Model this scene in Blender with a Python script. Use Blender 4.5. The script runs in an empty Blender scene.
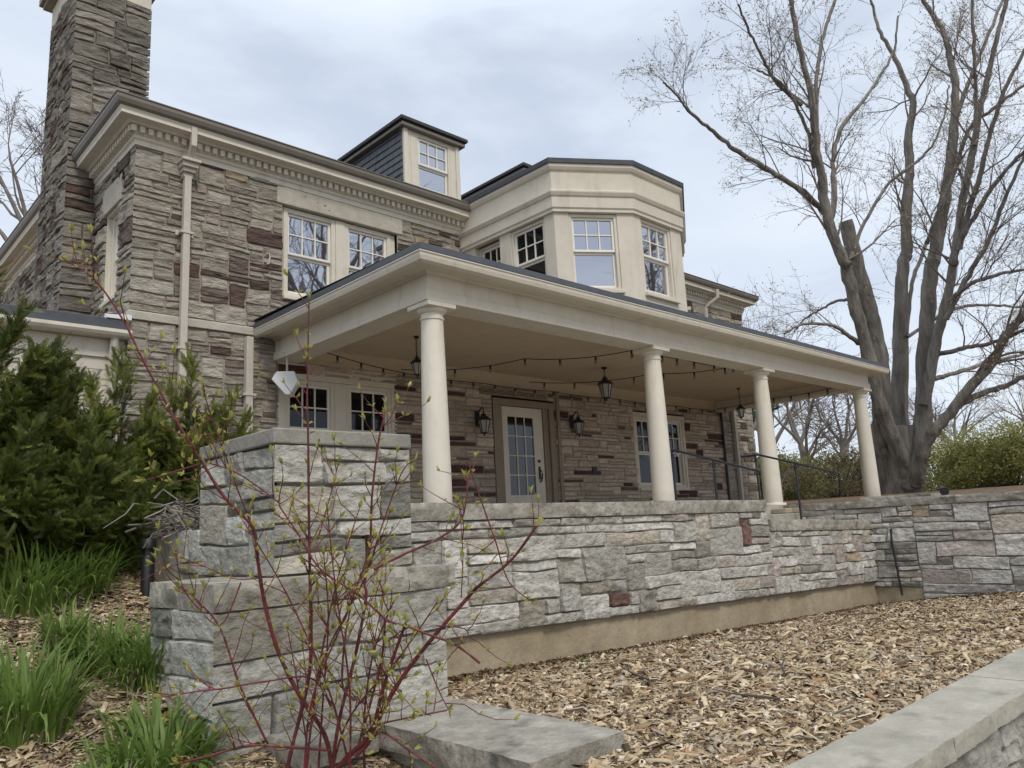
import bpy, bmesh, math, random
import numpy as np
from mathutils import Matrix, Vector

SC = bpy.context.scene
COL = SC.collection
S = 0.85                      # working unit -> metres
rad = math.radians

# ------------------------------------------------------------------ camera
R = np.array([[0.72844672, 0.08853564, 0.67935765],
              [-0.68325254, 0.16670483, 0.71089765],
              [-0.05031242, -0.9820239, 0.18192779]])   # columns: right, down, forward
FPX = 775.0
cam = bpy.data.cameras.new('camera')
cam.sensor_width = 36.0
cam.lens = FPX / 1024 * 36.0
cam.clip_start = 0.05
cam.clip_end = 3000
cam_o = bpy.data.objects.new('camera', cam)
M4 = Matrix.Identity(4)
for i in range(3):
    M4[i][0] = R[i][0]; M4[i][1] = -R[i][1]; M4[i][2] = -R[i][2]
cam_o.matrix_world = M4
COL.objects.link(cam_o)
SC.camera = cam_o

# ------------------------------------------------------------------ world, sun, exposure
SUN_EL, SUN_AZ = 48.0, 200.0           # azimuth measured from +Y clockwise (towards +X)
W = bpy.data.worlds.new('World'); SC.world = W; W.use_nodes = True
nt = W.node_tree; nt.nodes.clear()
wo = nt.nodes.new('ShaderNodeOutputWorld')
bg = nt.nodes.new('ShaderNodeBackground')
sky = nt.nodes.new('ShaderNodeTexSky'); sky.sky_type = 'NISHITA'; sky.sun_disc = False
sky.sun_elevation = rad(SUN_EL); sky.sun_rotation = rad(SUN_AZ)
sky.air_density = 1.0; sky.dust_density = 2.0; sky.ozone_density = 1.5
tc = nt.nodes.new('ShaderNodeTexCoord')
mp = nt.nodes.new('ShaderNodeMapping'); mp.inputs['Scale'].default_value = (1.0, 1.0, 2.6)
n1 = nt.nodes.new('ShaderNodeTexNoise'); n1.inputs['Scale'].default_value = 2.3
n1.inputs['Detail'].default_value = 6; n1.inputs['Roughness'].default_value = 0.52
n1.inputs['Distortion'].default_value = 0.25
cr = nt.nodes.new('ShaderNodeValToRGB')
cr.color_ramp.elements[0].position = 0.34; cr.color_ramp.elements[0].color = (5.3, 6.0, 7.15, 1)
cr.color_ramp.elements[1].position = 0.62; cr.color_ramp.elements[1].color = (7.3, 7.9, 8.75, 1)
e = cr.color_ramp.elements.new(0.46); e.color = (6.5, 7.2, 8.2, 1)
sep = nt.nodes.new('ShaderNodeSeparateXYZ')
# overcast skies are brighter overhead than low down
zr = nt.nodes.new('ShaderNodeMapRange'); zr.inputs['From Min'].default_value = 0.55; zr.inputs['From Max'].default_value = 1.0
zr.inputs['To Min'].default_value = 1.0; zr.inputs['To Max'].default_value = 1.9
mulz = nt.nodes.new('ShaderNodeVectorMath'); mulz.operation = 'SCALE'
mix = nt.nodes.new('ShaderNodeMix'); mix.data_type = 'RGBA'; mix.inputs['Factor'].default_value = 0.88
L = nt.links.new
L(tc.outputs['Generated'], mp.inputs['Vector']); L(mp.outputs['Vector'], n1.inputs['Vector'])
L(n1.outputs['Fac'], cr.inputs['Fac'])
L(tc.outputs['Generated'], sep.inputs[0]); L(sep.outputs['Z'], zr.inputs['Value'])
L(cr.outputs['Color'], mulz.inputs[0]); L(zr.outputs['Result'], mulz.inputs['Scale'])
L(sky.outputs['Color'], mix.inputs['A']); L(mulz.outputs['Vector'], mix.inputs['B'])
L(mix.outputs['Result'], bg.inputs['Color'])
bg.inputs['Strength'].default_value = 0.103
L(bg.outputs['Background'], wo.inputs['Surface'])

sun = bpy.data.lights.new('sun', 'SUN'); sun.energy = 1.5; sun.angle = rad(14); sun.color = (1.0, 0.92, 0.80)
sun_o = bpy.data.objects.new('sun', sun); COL.objects.link(sun_o)
sd = Vector((math.sin(rad(SUN_AZ)) * math.cos(rad(SUN_EL)), math.cos(rad(SUN_AZ)) * math.cos(rad(SUN_EL)), math.sin(rad(SUN_EL))))
sun_o.rotation_euler = sd.to_track_quat('Z', 'Y').to_euler()
sun_o.location = (0, 0, 30)

SC.view_settings.view_transform = 'Standard'
SC.view_settings.look = 'None'
SC.view_settings.exposure = 0.26
SC.view_settings.gamma = 1.0
SC.view_settings.use_curve_mapping = False
SC.render.engine = 'CYCLES'
SC.render.resolution_x = 1024; SC.render.resolution_y = 768

# ------------------------------------------------------------------ helpers
OFF = {}                                # world position (in metres) of every parent

def tag(o, label=None, cat=None, group=None, kind=None):
    if label: o['label'] = label
    if cat: o['category'] = cat
    if group: o['group'] = group
    if kind: o['kind'] = kind
    return o

def empty(name, loc, label, cat, group=None):
    o = bpy.data.objects.new(name, None)
    o.location = (loc[0] * S, loc[1] * S, loc[2] * S)
    o.empty_display_size = 0.2
    COL.objects.link(o)
    OFF[o.name] = np.array(o.location)
    return tag(o, label, cat, group)

def np_obj(name, V, F, mat, parent=None, smooth=False, col=None, origin=None, fcol=None):
    """V (n,3) in working units, F (m,k) array or a list of faces."""
    V = np.asarray(V, float) * S
    off = np.zeros(3)
    if parent is not None: off = OFF[parent.name]
    elif origin is not None: off = np.asarray(origin, float) * S
    me = bpy.data.meshes.new(name)
    if isinstance(F, np.ndarray):
        n, k = F.shape
        me.vertices.add(len(V)); me.vertices.foreach_set('co', (V - off).ravel())
        me.loops.add(n * k); me.loops.foreach_set('vertex_index', F.ravel().astype(np.int32))
        me.polygons.add(n); me.polygons.foreach_set('loop_start', np.arange(0, n * k, k, dtype=np.int32))
        me.update(calc_edges=True)
    else:
        me.from_pydata((V - off).tolist(), [], F)
    if col is not None:
        a = me.attributes.new('bc', 'FLOAT_COLOR', 'POINT')
        c = np.ones((len(V), 4)); c[:, :3] = col
        a.data.foreach_set('color', c.ravel())
    if smooth:
        me.polygons.foreach_set('use_smooth', np.ones(len(me.polygons), bool))
    if mat: me.materials.append(mat)
    me.update()
    o = bpy.data.objects.new(name, me); COL.objects.link(o)
    if parent is not None:
        o.parent = parent; OFF[o.name] = off
    else:
        o.location = off; OFF[o.name] = off
    return o

class Fr:
    """a wall's frame: u along the wall, d outwards, v up"""
    def __init__(s, O, U, N):
        s.O = np.array(O, float); s.U = np.array(U, float); s.N = np.array(N, float)
    def p(s, u, d, v): return s.O + s.U * u + s.N * d + np.array([0, 0, v])
    def pa(s, u, d, v): return s.O + np.outer(u, s.U) + np.outer(d, s.N) + np.outer(v, [0, 0, 1.0])

class MB:
    def __init__(s): s.v = []; s.f = []
    def pts(s, P, F):
        b = len(s.v); s.v += [tuple(p) for p in P]; s.f += [tuple(i + b for i in f) for f in F]; return s
    def box(s, x0, x1, y0, y1, z0, z1):
        P = [(x, y, z) for z in (z0, z1) for y in (y0, y1) for x in (x0, x1)]
        s.pts(P, [(0, 2, 3, 1), (4, 5, 7, 6), (0, 1, 5, 4), (2, 6, 7, 3), (0, 4, 6, 2), (1, 3, 7, 5)]); return s
    def obox(s, fr, u0, u1, d0, d1, v0, v1):
        P = [fr.p(u, d, v) for v in (v0, v1) for d in (d0, d1) for u in (u0, u1)]
        s.pts(P, [(0, 2, 3, 1), (4, 5, 7, 6), (0, 1, 5, 4), (2, 6, 7, 3), (0, 4, 6, 2), (1, 3, 7, 5)]); return s
    def frame(s, fr, u0, u1, v0, v1, w, d0, d1, wb=None):
        wb = w if wb is None else wb
        s.obox(fr, u0, u0 + w, d0, d1, v0, v1); s.obox(fr, u1 - w, u1, d0, d1, v0, v1)
        s.obox(fr, u0 + w, u1 - w, d0, d1, v1 - w, v1); s.obox(fr, u0 + w, u1 - w, d0, d1, v0, v0 + wb); return s
    def tube(s, pts, rs, n=8, cap=True):
        V, F = tube_np(np.array(pts, float), rs, n)
        F = [tuple(f) for f in F]
        if cap:
            m = len(pts); F += [tuple(range(n - 1, -1, -1)), tuple((m - 1) * n + i for i in range(n))]
        s.pts(V, F); return s
    def lathe(s, c, prof, n=24):
        P = []; m = len(prof)
        for r, z in prof:
            for i in range(n):
                a = 2 * math.pi * i / n; P.append((c[0] + r * math.cos(a), c[1] + r * math.sin(a), c[2] + z))
        F = [(j * n + i, j * n + (i + 1) % n, (j + 1) * n + (i + 1) % n, (j + 1) * n + i) for j in range(m - 1) for i in range(n)]
        F += [tuple(range(n - 1, -1, -1)), tuple((m - 1) * n + i for i in range(n))]
        s.pts(P, F); return s
    def sweep(s, path, prof, closed=True):
        """path: plan polyline; prof: (outward offset, z); outward = right side of travel"""
        P2 = [np.array(p, float) for p in path]; n = len(P2); k = len(prof)
        nor = []
        for i in range(n - 1):
            d = P2[i + 1] - P2[i]; d /= np.linalg.norm(d); nor.append(np.array([d[1], -d[0]]))
        P = []
        for i in range(n):
            if i == 0: m = nor[0]
            elif i == n - 1: m = nor[-1]
            else:
                m = nor[i - 1] + nor[i]; m = m / (1 + nor[i - 1] @ nor[i])
            for o, z in prof: P.append((*(P2[i] + m * o), z))
        F = []
        for i in range(n - 1):
            for j in range(k if closed else k - 1):
                F.append((i * k + j, (i + 1) * k + j, (i + 1) * k + (j + 1) % k, i * k + (j + 1) % k))
        if closed: F += [tuple(range(k - 1, -1, -1)), tuple((n - 1) * k + j for j in range(k))]
        s.pts(P, F); return s
    def build(s, name, mat, parent=None, smooth=False, bevel=0.0, origin=None, recalc=True):
        o = np_obj(name, np.array(s.v), s.f, mat, parent, smooth, origin=origin)
        if recalc and len(s.f) < 20000:
            bm = bmesh.new(); bm.from_mesh(o.data); bmesh.ops.recalc_face_normals(bm, faces=bm.faces); bm.to_mesh(o.data); bm.free()
        if smooth: autosmooth(o)
        if bevel:
            b = o.modifiers.new('bevel', 'BEVEL'); b.width = bevel * S; b.segments = 2; b.limit_method = 'ANGLE'; b.angle_limit = rad(40)
        return o

def autosmooth(o, ang=40):
    me = o.data
    bm = bmesh.new(); bm.from_mesh(me)
    for e in bm.edges:
        if len(e.link_faces) == 2 and e.calc_face_angle(0) > rad(ang): e.smooth = False
    bm.to_mesh(me); bm.free()

def tube_np(P, rs, n):
    P = np.asarray(P, float); m = len(P)
    rs = np.broadcast_to(np.asarray(rs, float), (m,))
    T = np.gradient(P, axis=0); T /= np.linalg.norm(T, axis=1)[:, None] + 1e-9
    up = np.array([0.13, 0.21, 0.97]) if abs(T[0][2]) < 0.9 else np.array([0.97, 0.21, 0.13])
    A = np.cross(T, up); A /= np.linalg.norm(A, axis=1)[:, None] + 1e-9
    B = np.cross(T, A)
    a = np.arange(n) * 2 * math.pi / n
    V = P[:, None, :] + rs[:, None, None] * (np.cos(a)[None, :, None] * A[:, None, :] + np.sin(a)[None, :, None] * B[:, None, :])
    i = np.arange(m - 1)[:, None] * n; j = np.arange(n)[None, :]; j2 = (j + 1) % n
    F = np.stack([i + j, i + j2, i + n + j2, i + n + j], -1).reshape(-1, 4)
    return V.reshape(-1, 3), F

class Bag:
    """collects numpy pieces into one mesh"""
    def __init__(s): s.V = []; s.F = []; s.C = []; s.n = 0
    def add(s, V, F, c=None):
        s.V.append(V); s.F.append(F + s.n); s.n += len(V)
        if c is not None: s.C.append(np.broadcast_to(np.asarray(c, float), (len(V), 3)))
    def build(s, name, mat, parent=None, smooth=False, origin=None):
        return np_obj(name, np.concatenate(s.V), np.concatenate(s.F), mat, parent, smooth,
                      np.concatenate(s.C) if s.C else None, origin)

def dup(root, loc, rz=0.0, scale=1.0, label=None, group=None):
    r = root.copy(); COL.objects.link(r); r.location = Vector(loc) * S
    r.rotation_euler = (0, 0, rz); r.scale = (scale,) * 3
    if label: r['label'] = label
    if group: r['group'] = group
    for ch in list(root.children):
        c = ch.copy(); COL.objects.link(c); c.parent = r
        for g in ch.children:
            d = g.copy(); COL.objects.link(d); d.parent = c
    return r

# vectorised value noise
_rs = np.random.RandomState(7); _T = _rs.rand(256, 256)
def vn(x, y):
    xi = np.floor(x).astype(int); yi = np.floor(y).astype(int); fx = x - xi; fy = y - yi
    fx = fx * fx * (3 - 2 * fx); fy = fy * fy * (3 - 2 * fy)
    g = lambda a, b: _T[a & 255, b & 255]
    return (g(xi, yi) * (1 - fx) + g(xi + 1, yi) * fx) * (1 - fy) + (g(xi, yi + 1) * (1 - fx) + g(xi + 1, yi + 1) * fx) * fy
def fbm(x, y, o=3):
    s = 0; a = 0.5; t = 0
    for i in range(o):
        s = s + a * vn(x * 2 ** i + 17.3 * i, y * 2 ** i + 5.1 * i); t += a; a *= 0.5
    return s / t

# world-space point for a direction in the photograph at a given distance along the view (used to measure trees)
def at(px, py, D):
    d = np.array([(px - 512) / FPX, (py - 384) / FPX, 1.0]) * D
    return R @ d

# ------------------------------------------------------------------ materials
def mat(name, base, rough=0.8, var=0.0, vscale=3.0, bump=0.0, bscale=20.0, attr=False, metallic=0.0, spec=0.5,
        base2=None, stretch=(1, 1, 1), stain=None, bdetail=6, bdist=.04, sst=(1, 1, 1)):
    m = bpy.data.materials.new(name); m.use_nodes = True
    t = m.node_tree; b = t.nodes['Principled BSDF']; lk = t.links.new
    b.inputs['Roughness'].default_value = rough; b.inputs['Metallic'].default_value = metallic
    b.inputs['Specular IOR Level'].default_value = spec
    co = t.nodes.new('ShaderNodeTexCoord'); ge = t.nodes.new('ShaderNodeNewGeometry')
    mpn = t.nodes.new('ShaderNodeMapping'); mpn.inputs['Scale'].default_value = stretch
    lk(ge.outputs['Position'], mpn.inputs['Vector'])
    if attr:
        a = t.nodes.new('ShaderNodeAttribute'); a.attribute_name = 'bc'; src = a.outputs['Color']
    else:
        rg = t.nodes.new('ShaderNodeRGB'); rg.outputs[0].default_value = (*base, 1); src = rg.outputs[0]
    if base2 is not None:
        n = t.nodes.new('ShaderNodeTexNoise'); n.inputs['Scale'].default_value = vscale; n.inputs['Detail'].default_value = 5
        lk(mpn.outputs['Vector'], n.inputs['Vector'])
        r = t.nodes.new('ShaderNodeMapRange'); r.inputs['From Min'].default_value = 0.35; r.inputs['From Max'].default_value = 0.65
        lk(n.outputs['Fac'], r.inputs['Value'])
        x = t.nodes.new('ShaderNodeMix'); x.data_type = 'RGBA'
        lk(r.outputs['Result'], x.inputs['Factor']); lk(src, x.inputs['A']); x.inputs['B'].default_value = (*base2, 1)
        src = x.outputs['Result']
    if var:
        n = t.nodes.new('ShaderNodeTexNoise'); n.inputs['Scale'].default_value = vscale * 2.3; n.inputs['Detail'].default_value = 7
        n.inputs['Roughness'].default_value = 0.74
        lk(mpn.outputs['Vector'], n.inputs['Vector'])
        r = t.nodes.new('ShaderNodeMapRange'); r.inputs['From Min'].default_value = 0.3; r.inputs['From Max'].default_value = 0.7
        r.inputs['To Min'].default_value = 1 - var; r.inputs['To Max'].default_value = 1 + var
        lk(n.outputs['Fac'], r.inputs['Value'])
        x = t.nodes.new('ShaderNodeVectorMath'); x.operation = 'SCALE'
        lk(src, x.inputs[0]); lk(r.outputs['Result'], x.inputs['Scale']); src = x.outputs['Vector']
    if stain is not None:
        scol, lo, hi, sscale = stain
        n = t.nodes.new('ShaderNodeTexNoise'); n.inputs['Scale'].default_value = sscale; n.inputs['Detail'].default_value = 8
        n.inputs['Roughness'].default_value = 0.6
        ms_ = t.nodes.new('ShaderNodeMapping'); ms_.inputs['Scale'].default_value = sst; lk(ge.outputs['Position'], ms_.inputs['Vector'])
        lk(ms_.outputs['Vector'], n.inputs['Vector'])
        r = t.nodes.new('ShaderNodeMapRange'); r.inputs['From Min'].default_value = lo; r.inputs['From Max'].default_value = hi
        lk(n.outputs['Fac'], r.inputs['Value'])
        x = t.nodes.new('ShaderNodeMix'); x.data_type = 'RGBA'
        lk(r.outputs['Result'], x.inputs['Factor']); lk(src, x.inputs['A']); x.inputs['B'].default_value = (*scol, 1)
        src = x.outputs['Result']
    lk(src, b.inputs['Base Color'])
    if bump:
        n = t.nodes.new('ShaderNodeTexNoise'); n.inputs['Scale'].default_value = bscale; n.inputs['Detail'].default_value = bdetail
        n.inputs['Roughness'].default_value = 0.6
        lk(mpn.outputs['Vector'], n.inputs['Vector'])
        bp = t.nodes.new('ShaderNodeBump'); bp.inputs['Strength'].default_value = bump; bp.inputs['Distance'].default_value = bdist
        lk(n.outputs['Fac'], bp.inputs['Height']); lk(bp.outputs['Normal'], b.inputs['Normal'])
    return m

M = {}
M['house_stone'] = mat('house_stone', (.3, .27, .23), .94, .34, 3.4, .9, 15, attr=True, stretch=(1, 1, 2.6), spec=.2, stain=((.15, .125, .10), .60, .76, 3.6))
M['chimney_stone'] = mat('chimney_stone', (.3, .27, .23), .94, .34, 3.2, .9, 15, attr=True, stretch=(1, 1, 2.6), spec=.2, stain=((.085, .07, .056), .52, .72, 1.8))
M['mortar'] = mat('mortar', (.32, .275, .222), .95, .25, 3, .4, 40, spec=.2)
M['wall_stone'] = mat('wall_stone', (.45, .44, .42), .92, .38, 5, .9, 17, attr=True, spec=.2, stain=((.16, .145, .115), .59, .76, 5.0), stretch=(1, 1, 1.6))
M['cap_stone'] = mat('cap_stone', (.37, .345, .295), .92, .3, 4, .7, 20, spec=.2, base2=(.27, .25, .21), stain=((.10, .10, .09), .58, .74, 5))
M['coping_stone'] = mat('coping_stone', (.40, .375, .315), .88, .2, 2.0, .35, 30, spec=.25, base2=(.32, .30, .25), stain=((.15, .14, .115), .56, .74, 3.0))
M['pier_cap'] = mat('pier_cap_stone', (.30, .285, .245), .9, .2, 2.5, .3, 30, spec=.25, base2=(.22, .215, .195), stain=((.13, .125, .105), .56, .74, 3.0))
M['wall_mortar'] = mat('wall_mortar', (.20, .185, .16), .95, .3, 5, .4, 30, spec=.2)
M['lintel_stone'] = mat('lintel_stone', (.48, .445, .375), .88, .14, 2.5, .35, 30, spec=.25, base2=(.42, .39, .325))
M['concrete'] = mat('concrete', (.40, .335, .24), .92, .18, 2.2, .3, 24, spec=.25, base2=(.32, .265, .18), stain=((.16, .13, .09), .58, .74, 2.4))
M['cream'] = mat('cream_paint', (.65, .605, .51), .55, .06, 1.6, .05, 40, spec=.4, stain=((.40, .36, .28), .57, .88, 5.0), sst=(1, 1, .22))
M['stucco'] = mat('cream_stucco', (.62, .575, .485), .8, .07, 1.3, .12, 60, spec=.3, base2=(.57, .525, .44), stain=((.40, .36, .29), .57, .86, 4.0), sst=(1, 1, .2))
M['column'] = mat('column_paint', (.70, .65, .55), .5, .05, 1.8, .05, 30, spec=.4, stain=((.48, .42, .33), .56, .82, 6), sst=(1, 1, .2))
M['sash'] = mat('white_sash_paint', (.76, .73, .66), .5, .04, 4, spec=.4)
M['ceiling'] = mat('porch_ceiling_paint', (.52, .42, .305), .6, .08, 1.2, spec=.35)
M['brown_trim'] = mat('brown_trim_paint', (.27, .215, .16), .6, .12, 3, spec=.35)
M['gutter'] = mat('taupe_gutter_metal', (.165, .145, .12), .5, .12, 2.5, spec=.5)
M['flash'] = mat('dark_roof_flashing', (.060, .066, .078), .5, .22, 2.5, .12, 12, spec=.5)
M['roof'] = mat('dark_roofing', (.055, .055, .058), .9, .2, 4, .4, 40)
M['pipe'] = mat('pipe_paint', (.50, .46, .40), .5, .1, 3, spec=.4)
M['black'] = mat('black_metal', (.014, .014, .016), .45, .2, 8, .1, 40, spec=.5)
M['iron'] = mat('wrought_iron', (.018, .021, .03), .45, .25, 9, .15, 50, spec=.5)
M['white_plastic'] = mat('white_plastic', (.72, .73, .72), .4, .04, 3, spec=.5)
M['lamp_glass'] = mat('seeded_lamp_glass', (.35, .34, .31), .12, .1, 6, spec=.8)
M['bulb'] = mat('bulb_glass', (.25, .23, .19), .08, spec=.9)
M['bark'] = mat('maple_bark', (.27, .25, .222), .96, .4, 3.5, 1.0, 7, stretch=(1, 1, .16), spec=.15, base2=(.17, .156, .138), bdist=.12)
M['bark_dark'] = mat('dark_bark', (.085, .072, .062), .95, .25, 3, .5, 12, stretch=(1, 1, .3), spec=.2)
M['bark_far'] = mat('grey_bark', (.25, .222, .195), .95, .25, 2, .4, 8, spec=.2, base2=(.18, .16, .14))
M['twig'] = mat('twig_bark', (.19, .16, .14), .9, .2, 4, spec=.2)
M['bud'] = mat('opening_buds', (.36, .29, .17), .8, .3, 6, spec=.2)
M['chips'] = mat('wood_chips', (.3, .25, .17), .9, .2, 20, attr=True, spec=.2)
M['soil'] = mat('dark_mulch_soil', (.075, .055, .038), .97, .4, 9, .8, 18, spec=.15, base2=(.14, .10, .068))
M['lawn'] = mat('leaf_strewn_lawn', (.16, .125, .075), .97, .35, 1.2, .8, 14, spec=.15, base2=(.19, .125, .085))
M['paving'] = mat('path_paving', (.42, .39, .34), .95, .15, 2, .3, 22, spec=.25)
M['stem'] = mat('red_stem_bark', (.175, .030, .038), .6, .35, 9, .3, 40, spec=.35, base2=(.085, .030, .028), stain=((.20, .15, .11), .60, .72, 16))

def leaf_mat(name, c1, c2, vscale=2.0, rough=.55, trans=.35, attr=False):
    m = bpy.data.materials.new(name); m.use_nodes = True
    t = m.node_tree; b = t.nodes['Principled BSDF']; lk = t.links.new
    b.inputs['Roughness'].default_value = rough; b.inputs['Specular IOR Level'].default_value = .3
    ge = t.nodes.new('ShaderNodeNewGeometry')
    n = t.nodes.new('ShaderNodeTexNoise'); n.inputs['Scale'].default_value = vscale; n.inputs['Detail'].default_value = 4
    lk(ge.outputs['Position'], n.inputs['Vector'])
    r = t.nodes.new('ShaderNodeMapRange'); r.inputs['From Min'].default_value = .35; r.inputs['From Max'].default_value = .65
    lk(n.outputs['Fac'], r.inputs['Value'])
    ad = t.nodes.new('ShaderNodeMath'); ad.operation = 'MULTIPLY_ADD'; ad.inputs[1].default_value = .5
    lk(r.outputs['Result'], ad.inputs[0])
    rm = t.nodes.new('ShaderNodeMath'); rm.operation = 'MULTIPLY'; rm.inputs[1].default_value = .5
    lk(ge.outputs['Random Per Island'], rm.inputs[0]); lk(rm.outputs[0], ad.inputs[2])
    x = t.nodes.new('ShaderNodeMix'); x.data_type = 'RGBA'
    lk(ad.outputs[0], x.inputs['Factor']); x.inputs['A'].default_value = (*c1, 1); x.inputs['B'].default_value = (*c2, 1)
    src = x.outputs['Result']
    if attr:
        a = t.nodes.new('ShaderNodeAttribute'); a.attribute_name = 'bc'
        y = t.nodes.new('ShaderNodeMix'); y.data_type = 'RGBA'; y.blend_type = 'MULTIPLY'; y.inputs['Factor'].default_value = 1
        lk(src, y.inputs['A']); lk(a.outputs['Color'], y.inputs['B']); src = y.outputs['Result']
    lk(src, b.inputs['Base Color'])
    tr = t.nodes.new('ShaderNodeBsdfTranslucent'); lk(src, tr.inputs['Color'])
    ms = t.nodes.new('ShaderNodeMixShader'); ms.inputs[0].default_value = trans
    out = t.nodes['Material Output']
    lk(b.outputs[0], ms.inputs[1]); lk(tr.outputs[0], ms.inputs[2]); lk(ms.outputs[0], out.inputs['Surface'])
    return m
M['yew'] = leaf_mat('yew_needles', (.036, .056, .011), (.112, .140, .028), 2.6, .5, .3)
M['yew_tip'] = leaf_mat('fresh_juniper_tips', (.11, .135, .028), (.22, .24, .05), 2.2, .5, .3)
M['blade'] = leaf_mat('lily_blades', (.10, .165, .03), (.20, .285, .07), 3, .45, .35)
M['dead_blade'] = leaf_mat('dead_blades', (.25, .2, .13), (.36, .30, .2), 3, .7, .2)
M['leaf'] = leaf_mat('dogwood_leaves', (.31, .31, .075), (.48, .44, .14), 3, .5, .4)
M['hedge'] = leaf_mat('hedge_leaves', (.105, .115, .028), (.215, .20, .055), 1.0, .6, .3)
M['hedge_y'] = leaf_mat('yellow_green_leaves', (.22, .23, .06), (.33, .32, .12), .8, .6, .35)
M['brush'] = leaf_mat('russet_brush', (.17, .13, .075), (.27, .25, .11), 1.2, .8, .2)
M['pine'] = leaf_mat('pine_needles', (.07, .09, .055), (.12, .14, .09), 1.2, .6, .2)

def glass_mat(name, refl, dark, wob=.006):
    m = bpy.data.materials.new(name); m.use_nodes = True
    t = m.node_tree; b = t.nodes['Principled BSDF']; lk = t.links.new
    b.inputs['Base Color'].default_value = (*dark, 1); b.inputs['Roughness'].default_value = .35; b.inputs['Specular IOR Level'].default_value = 0
    g = t.nodes.new('ShaderNodeBsdfGlossy'); g.inputs['Roughness'].default_value = .02; g.inputs['Color'].default_value = (.92, .94, 1, 1)
    ge = t.nodes.new('ShaderNodeNewGeometry')
    n = t.nodes.new('ShaderNodeTexNoise'); n.inputs['Scale'].default_value = 2.2; n.inputs['Detail'].default_value = 1
    lk(ge.outputs['Position'], n.inputs['Vector'])
    bp = t.nodes.new('ShaderNodeBump'); bp.inputs['Strength'].default_value = .25; bp.inputs['Distance'].default_value = wob
    lk(n.outputs['Fac'], bp.inputs['Height']); lk(bp.outputs['Normal'], g.inputs['Normal'])
    fr = t.nodes.new('ShaderNodeFresnel'); fr.inputs['IOR'].default_value = 1.45
    mr = t.nodes.new('ShaderNodeMapRange'); mr.inputs['To Min'].default_value = refl; mr.inputs['To Max'].default_value = 1
    lk(fr.outputs[0], mr.inputs['Value'])
    ms = t.nodes.new('ShaderNodeMixShader'); lk(mr.outputs['Result'], ms.inputs[0])
    lk(b.outputs[0], ms.inputs[1]); lk(g.outputs[0], ms.inputs[2]); lk(ms.outputs[0], t.nodes['Material Output'].inputs['Surface'])
    return m
M['glass'] = glass_mat('window_glass', .50, (.02, .022, .03))
M['door_glass'] = glass_mat('door_glass', .03, (.006, .006, .007), .01)
M['dark_glass'] = glass_mat('dim_window_glass', .0, (.006, .006, .007))

def board_mat(name, c, pitch, axis, dark=.55, rough=.6):
    """painted boards: thin grooves every pitch metres along one axis, done as bump and dirt in the grooves"""
    m = mat(name, c, rough, .07, 2, spec=.35)
    t = m.node_tree; b = t.nodes['Principled BSDF']; lk = t.links.new
    ge = t.nodes.new('ShaderNodeNewGeometry'); sp = t.nodes.new('ShaderNodeSeparateXYZ'); lk(ge.outputs['Position'], sp.inputs[0])
    d = t.nodes.new('ShaderNodeMath'); d.operation = 'DIVIDE'; d.inputs[1].default_value = pitch; lk(sp.outputs[axis], d.inputs[0])
    f = t.nodes.new('ShaderNodeMath'); f.operation = 'FRACT'; lk(d.outputs[0], f.inputs[0])
    r = t.nodes.new('ShaderNodeMapRange'); r.inputs['From Min'].default_value = 0; r.inputs['From Max'].default_value = .07; lk(f.outputs[0], r.inputs['Value'])
    bp = t.nodes.new('ShaderNodeBump'); bp.inputs['Distance'].default_value = .01; bp.inputs['Strength'].default_value = .8
    lk(r.outputs['Result'], bp.inputs['Height']); lk(bp.outputs['Normal'], b.inputs['Normal'])
    return m
M['boards'] = board_mat('ceiling_boards', (.54, .435, .315), .11, 1)
M['siding'] = board_mat('cream_siding', (.60, .555, .47), .2, 2)

# ------------------------------------------------------------------ masonry
HOUSE_PAL = [((0.333, 0.299, 0.249), 6), ((0.300, 0.272, 0.226), 5), ((0.264, 0.238, 0.197), 2.5), ((0.369, 0.339, 0.289), 2.5), ((0.317, 0.272, 0.231), 1.6), ((0.391, 0.327, 0.220), .35), ((0.111, 0.074, 0.063), 1.15), ((0.158, 0.123, 0.104), .6)]
PORCH_PAL = [((0.528, 0.441, 0.351), 5), ((0.469, 0.389, 0.311), 4), ((0.573, 0.493, 0.400), 3), ((0.482, 0.379, 0.306), 2), ((0.109, 0.055, 0.051), 1.7), ((0.171, 0.114, 0.100), .6)]
CHIM_PAL = [((0.248, 0.224, 0.187), 5), ((0.213, 0.195, 0.165), 4), ((0.181, 0.165, 0.144), 3), ((0.285, 0.261, 0.226), 2), ((0.110, 0.072, 0.062), 1.0)]
LIGHT_PAL = [((0.458, 0.440, 0.397), 6), ((0.531, 0.509, 0.466), 4), ((0.393, 0.375, 0.333), 4), ((0.435, 0.392, 0.327), 1.5), ((0.425, 0.375, 0.338), 1.0), ((0.308, 0.289, 0.251), 1.5), ((0.180, 0.107, 0.091), .09), ((0.447, 0.370, 0.268), .3)]
PIER_PAL = [((0.397, 0.386, 0.342), 5), ((0.479, 0.468, 0.423), 3.5), ((0.326, 0.319, 0.282), 4), ((0.367, 0.340, 0.282), 2), ((0.246, 0.237, 0.207), 2)]

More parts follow.
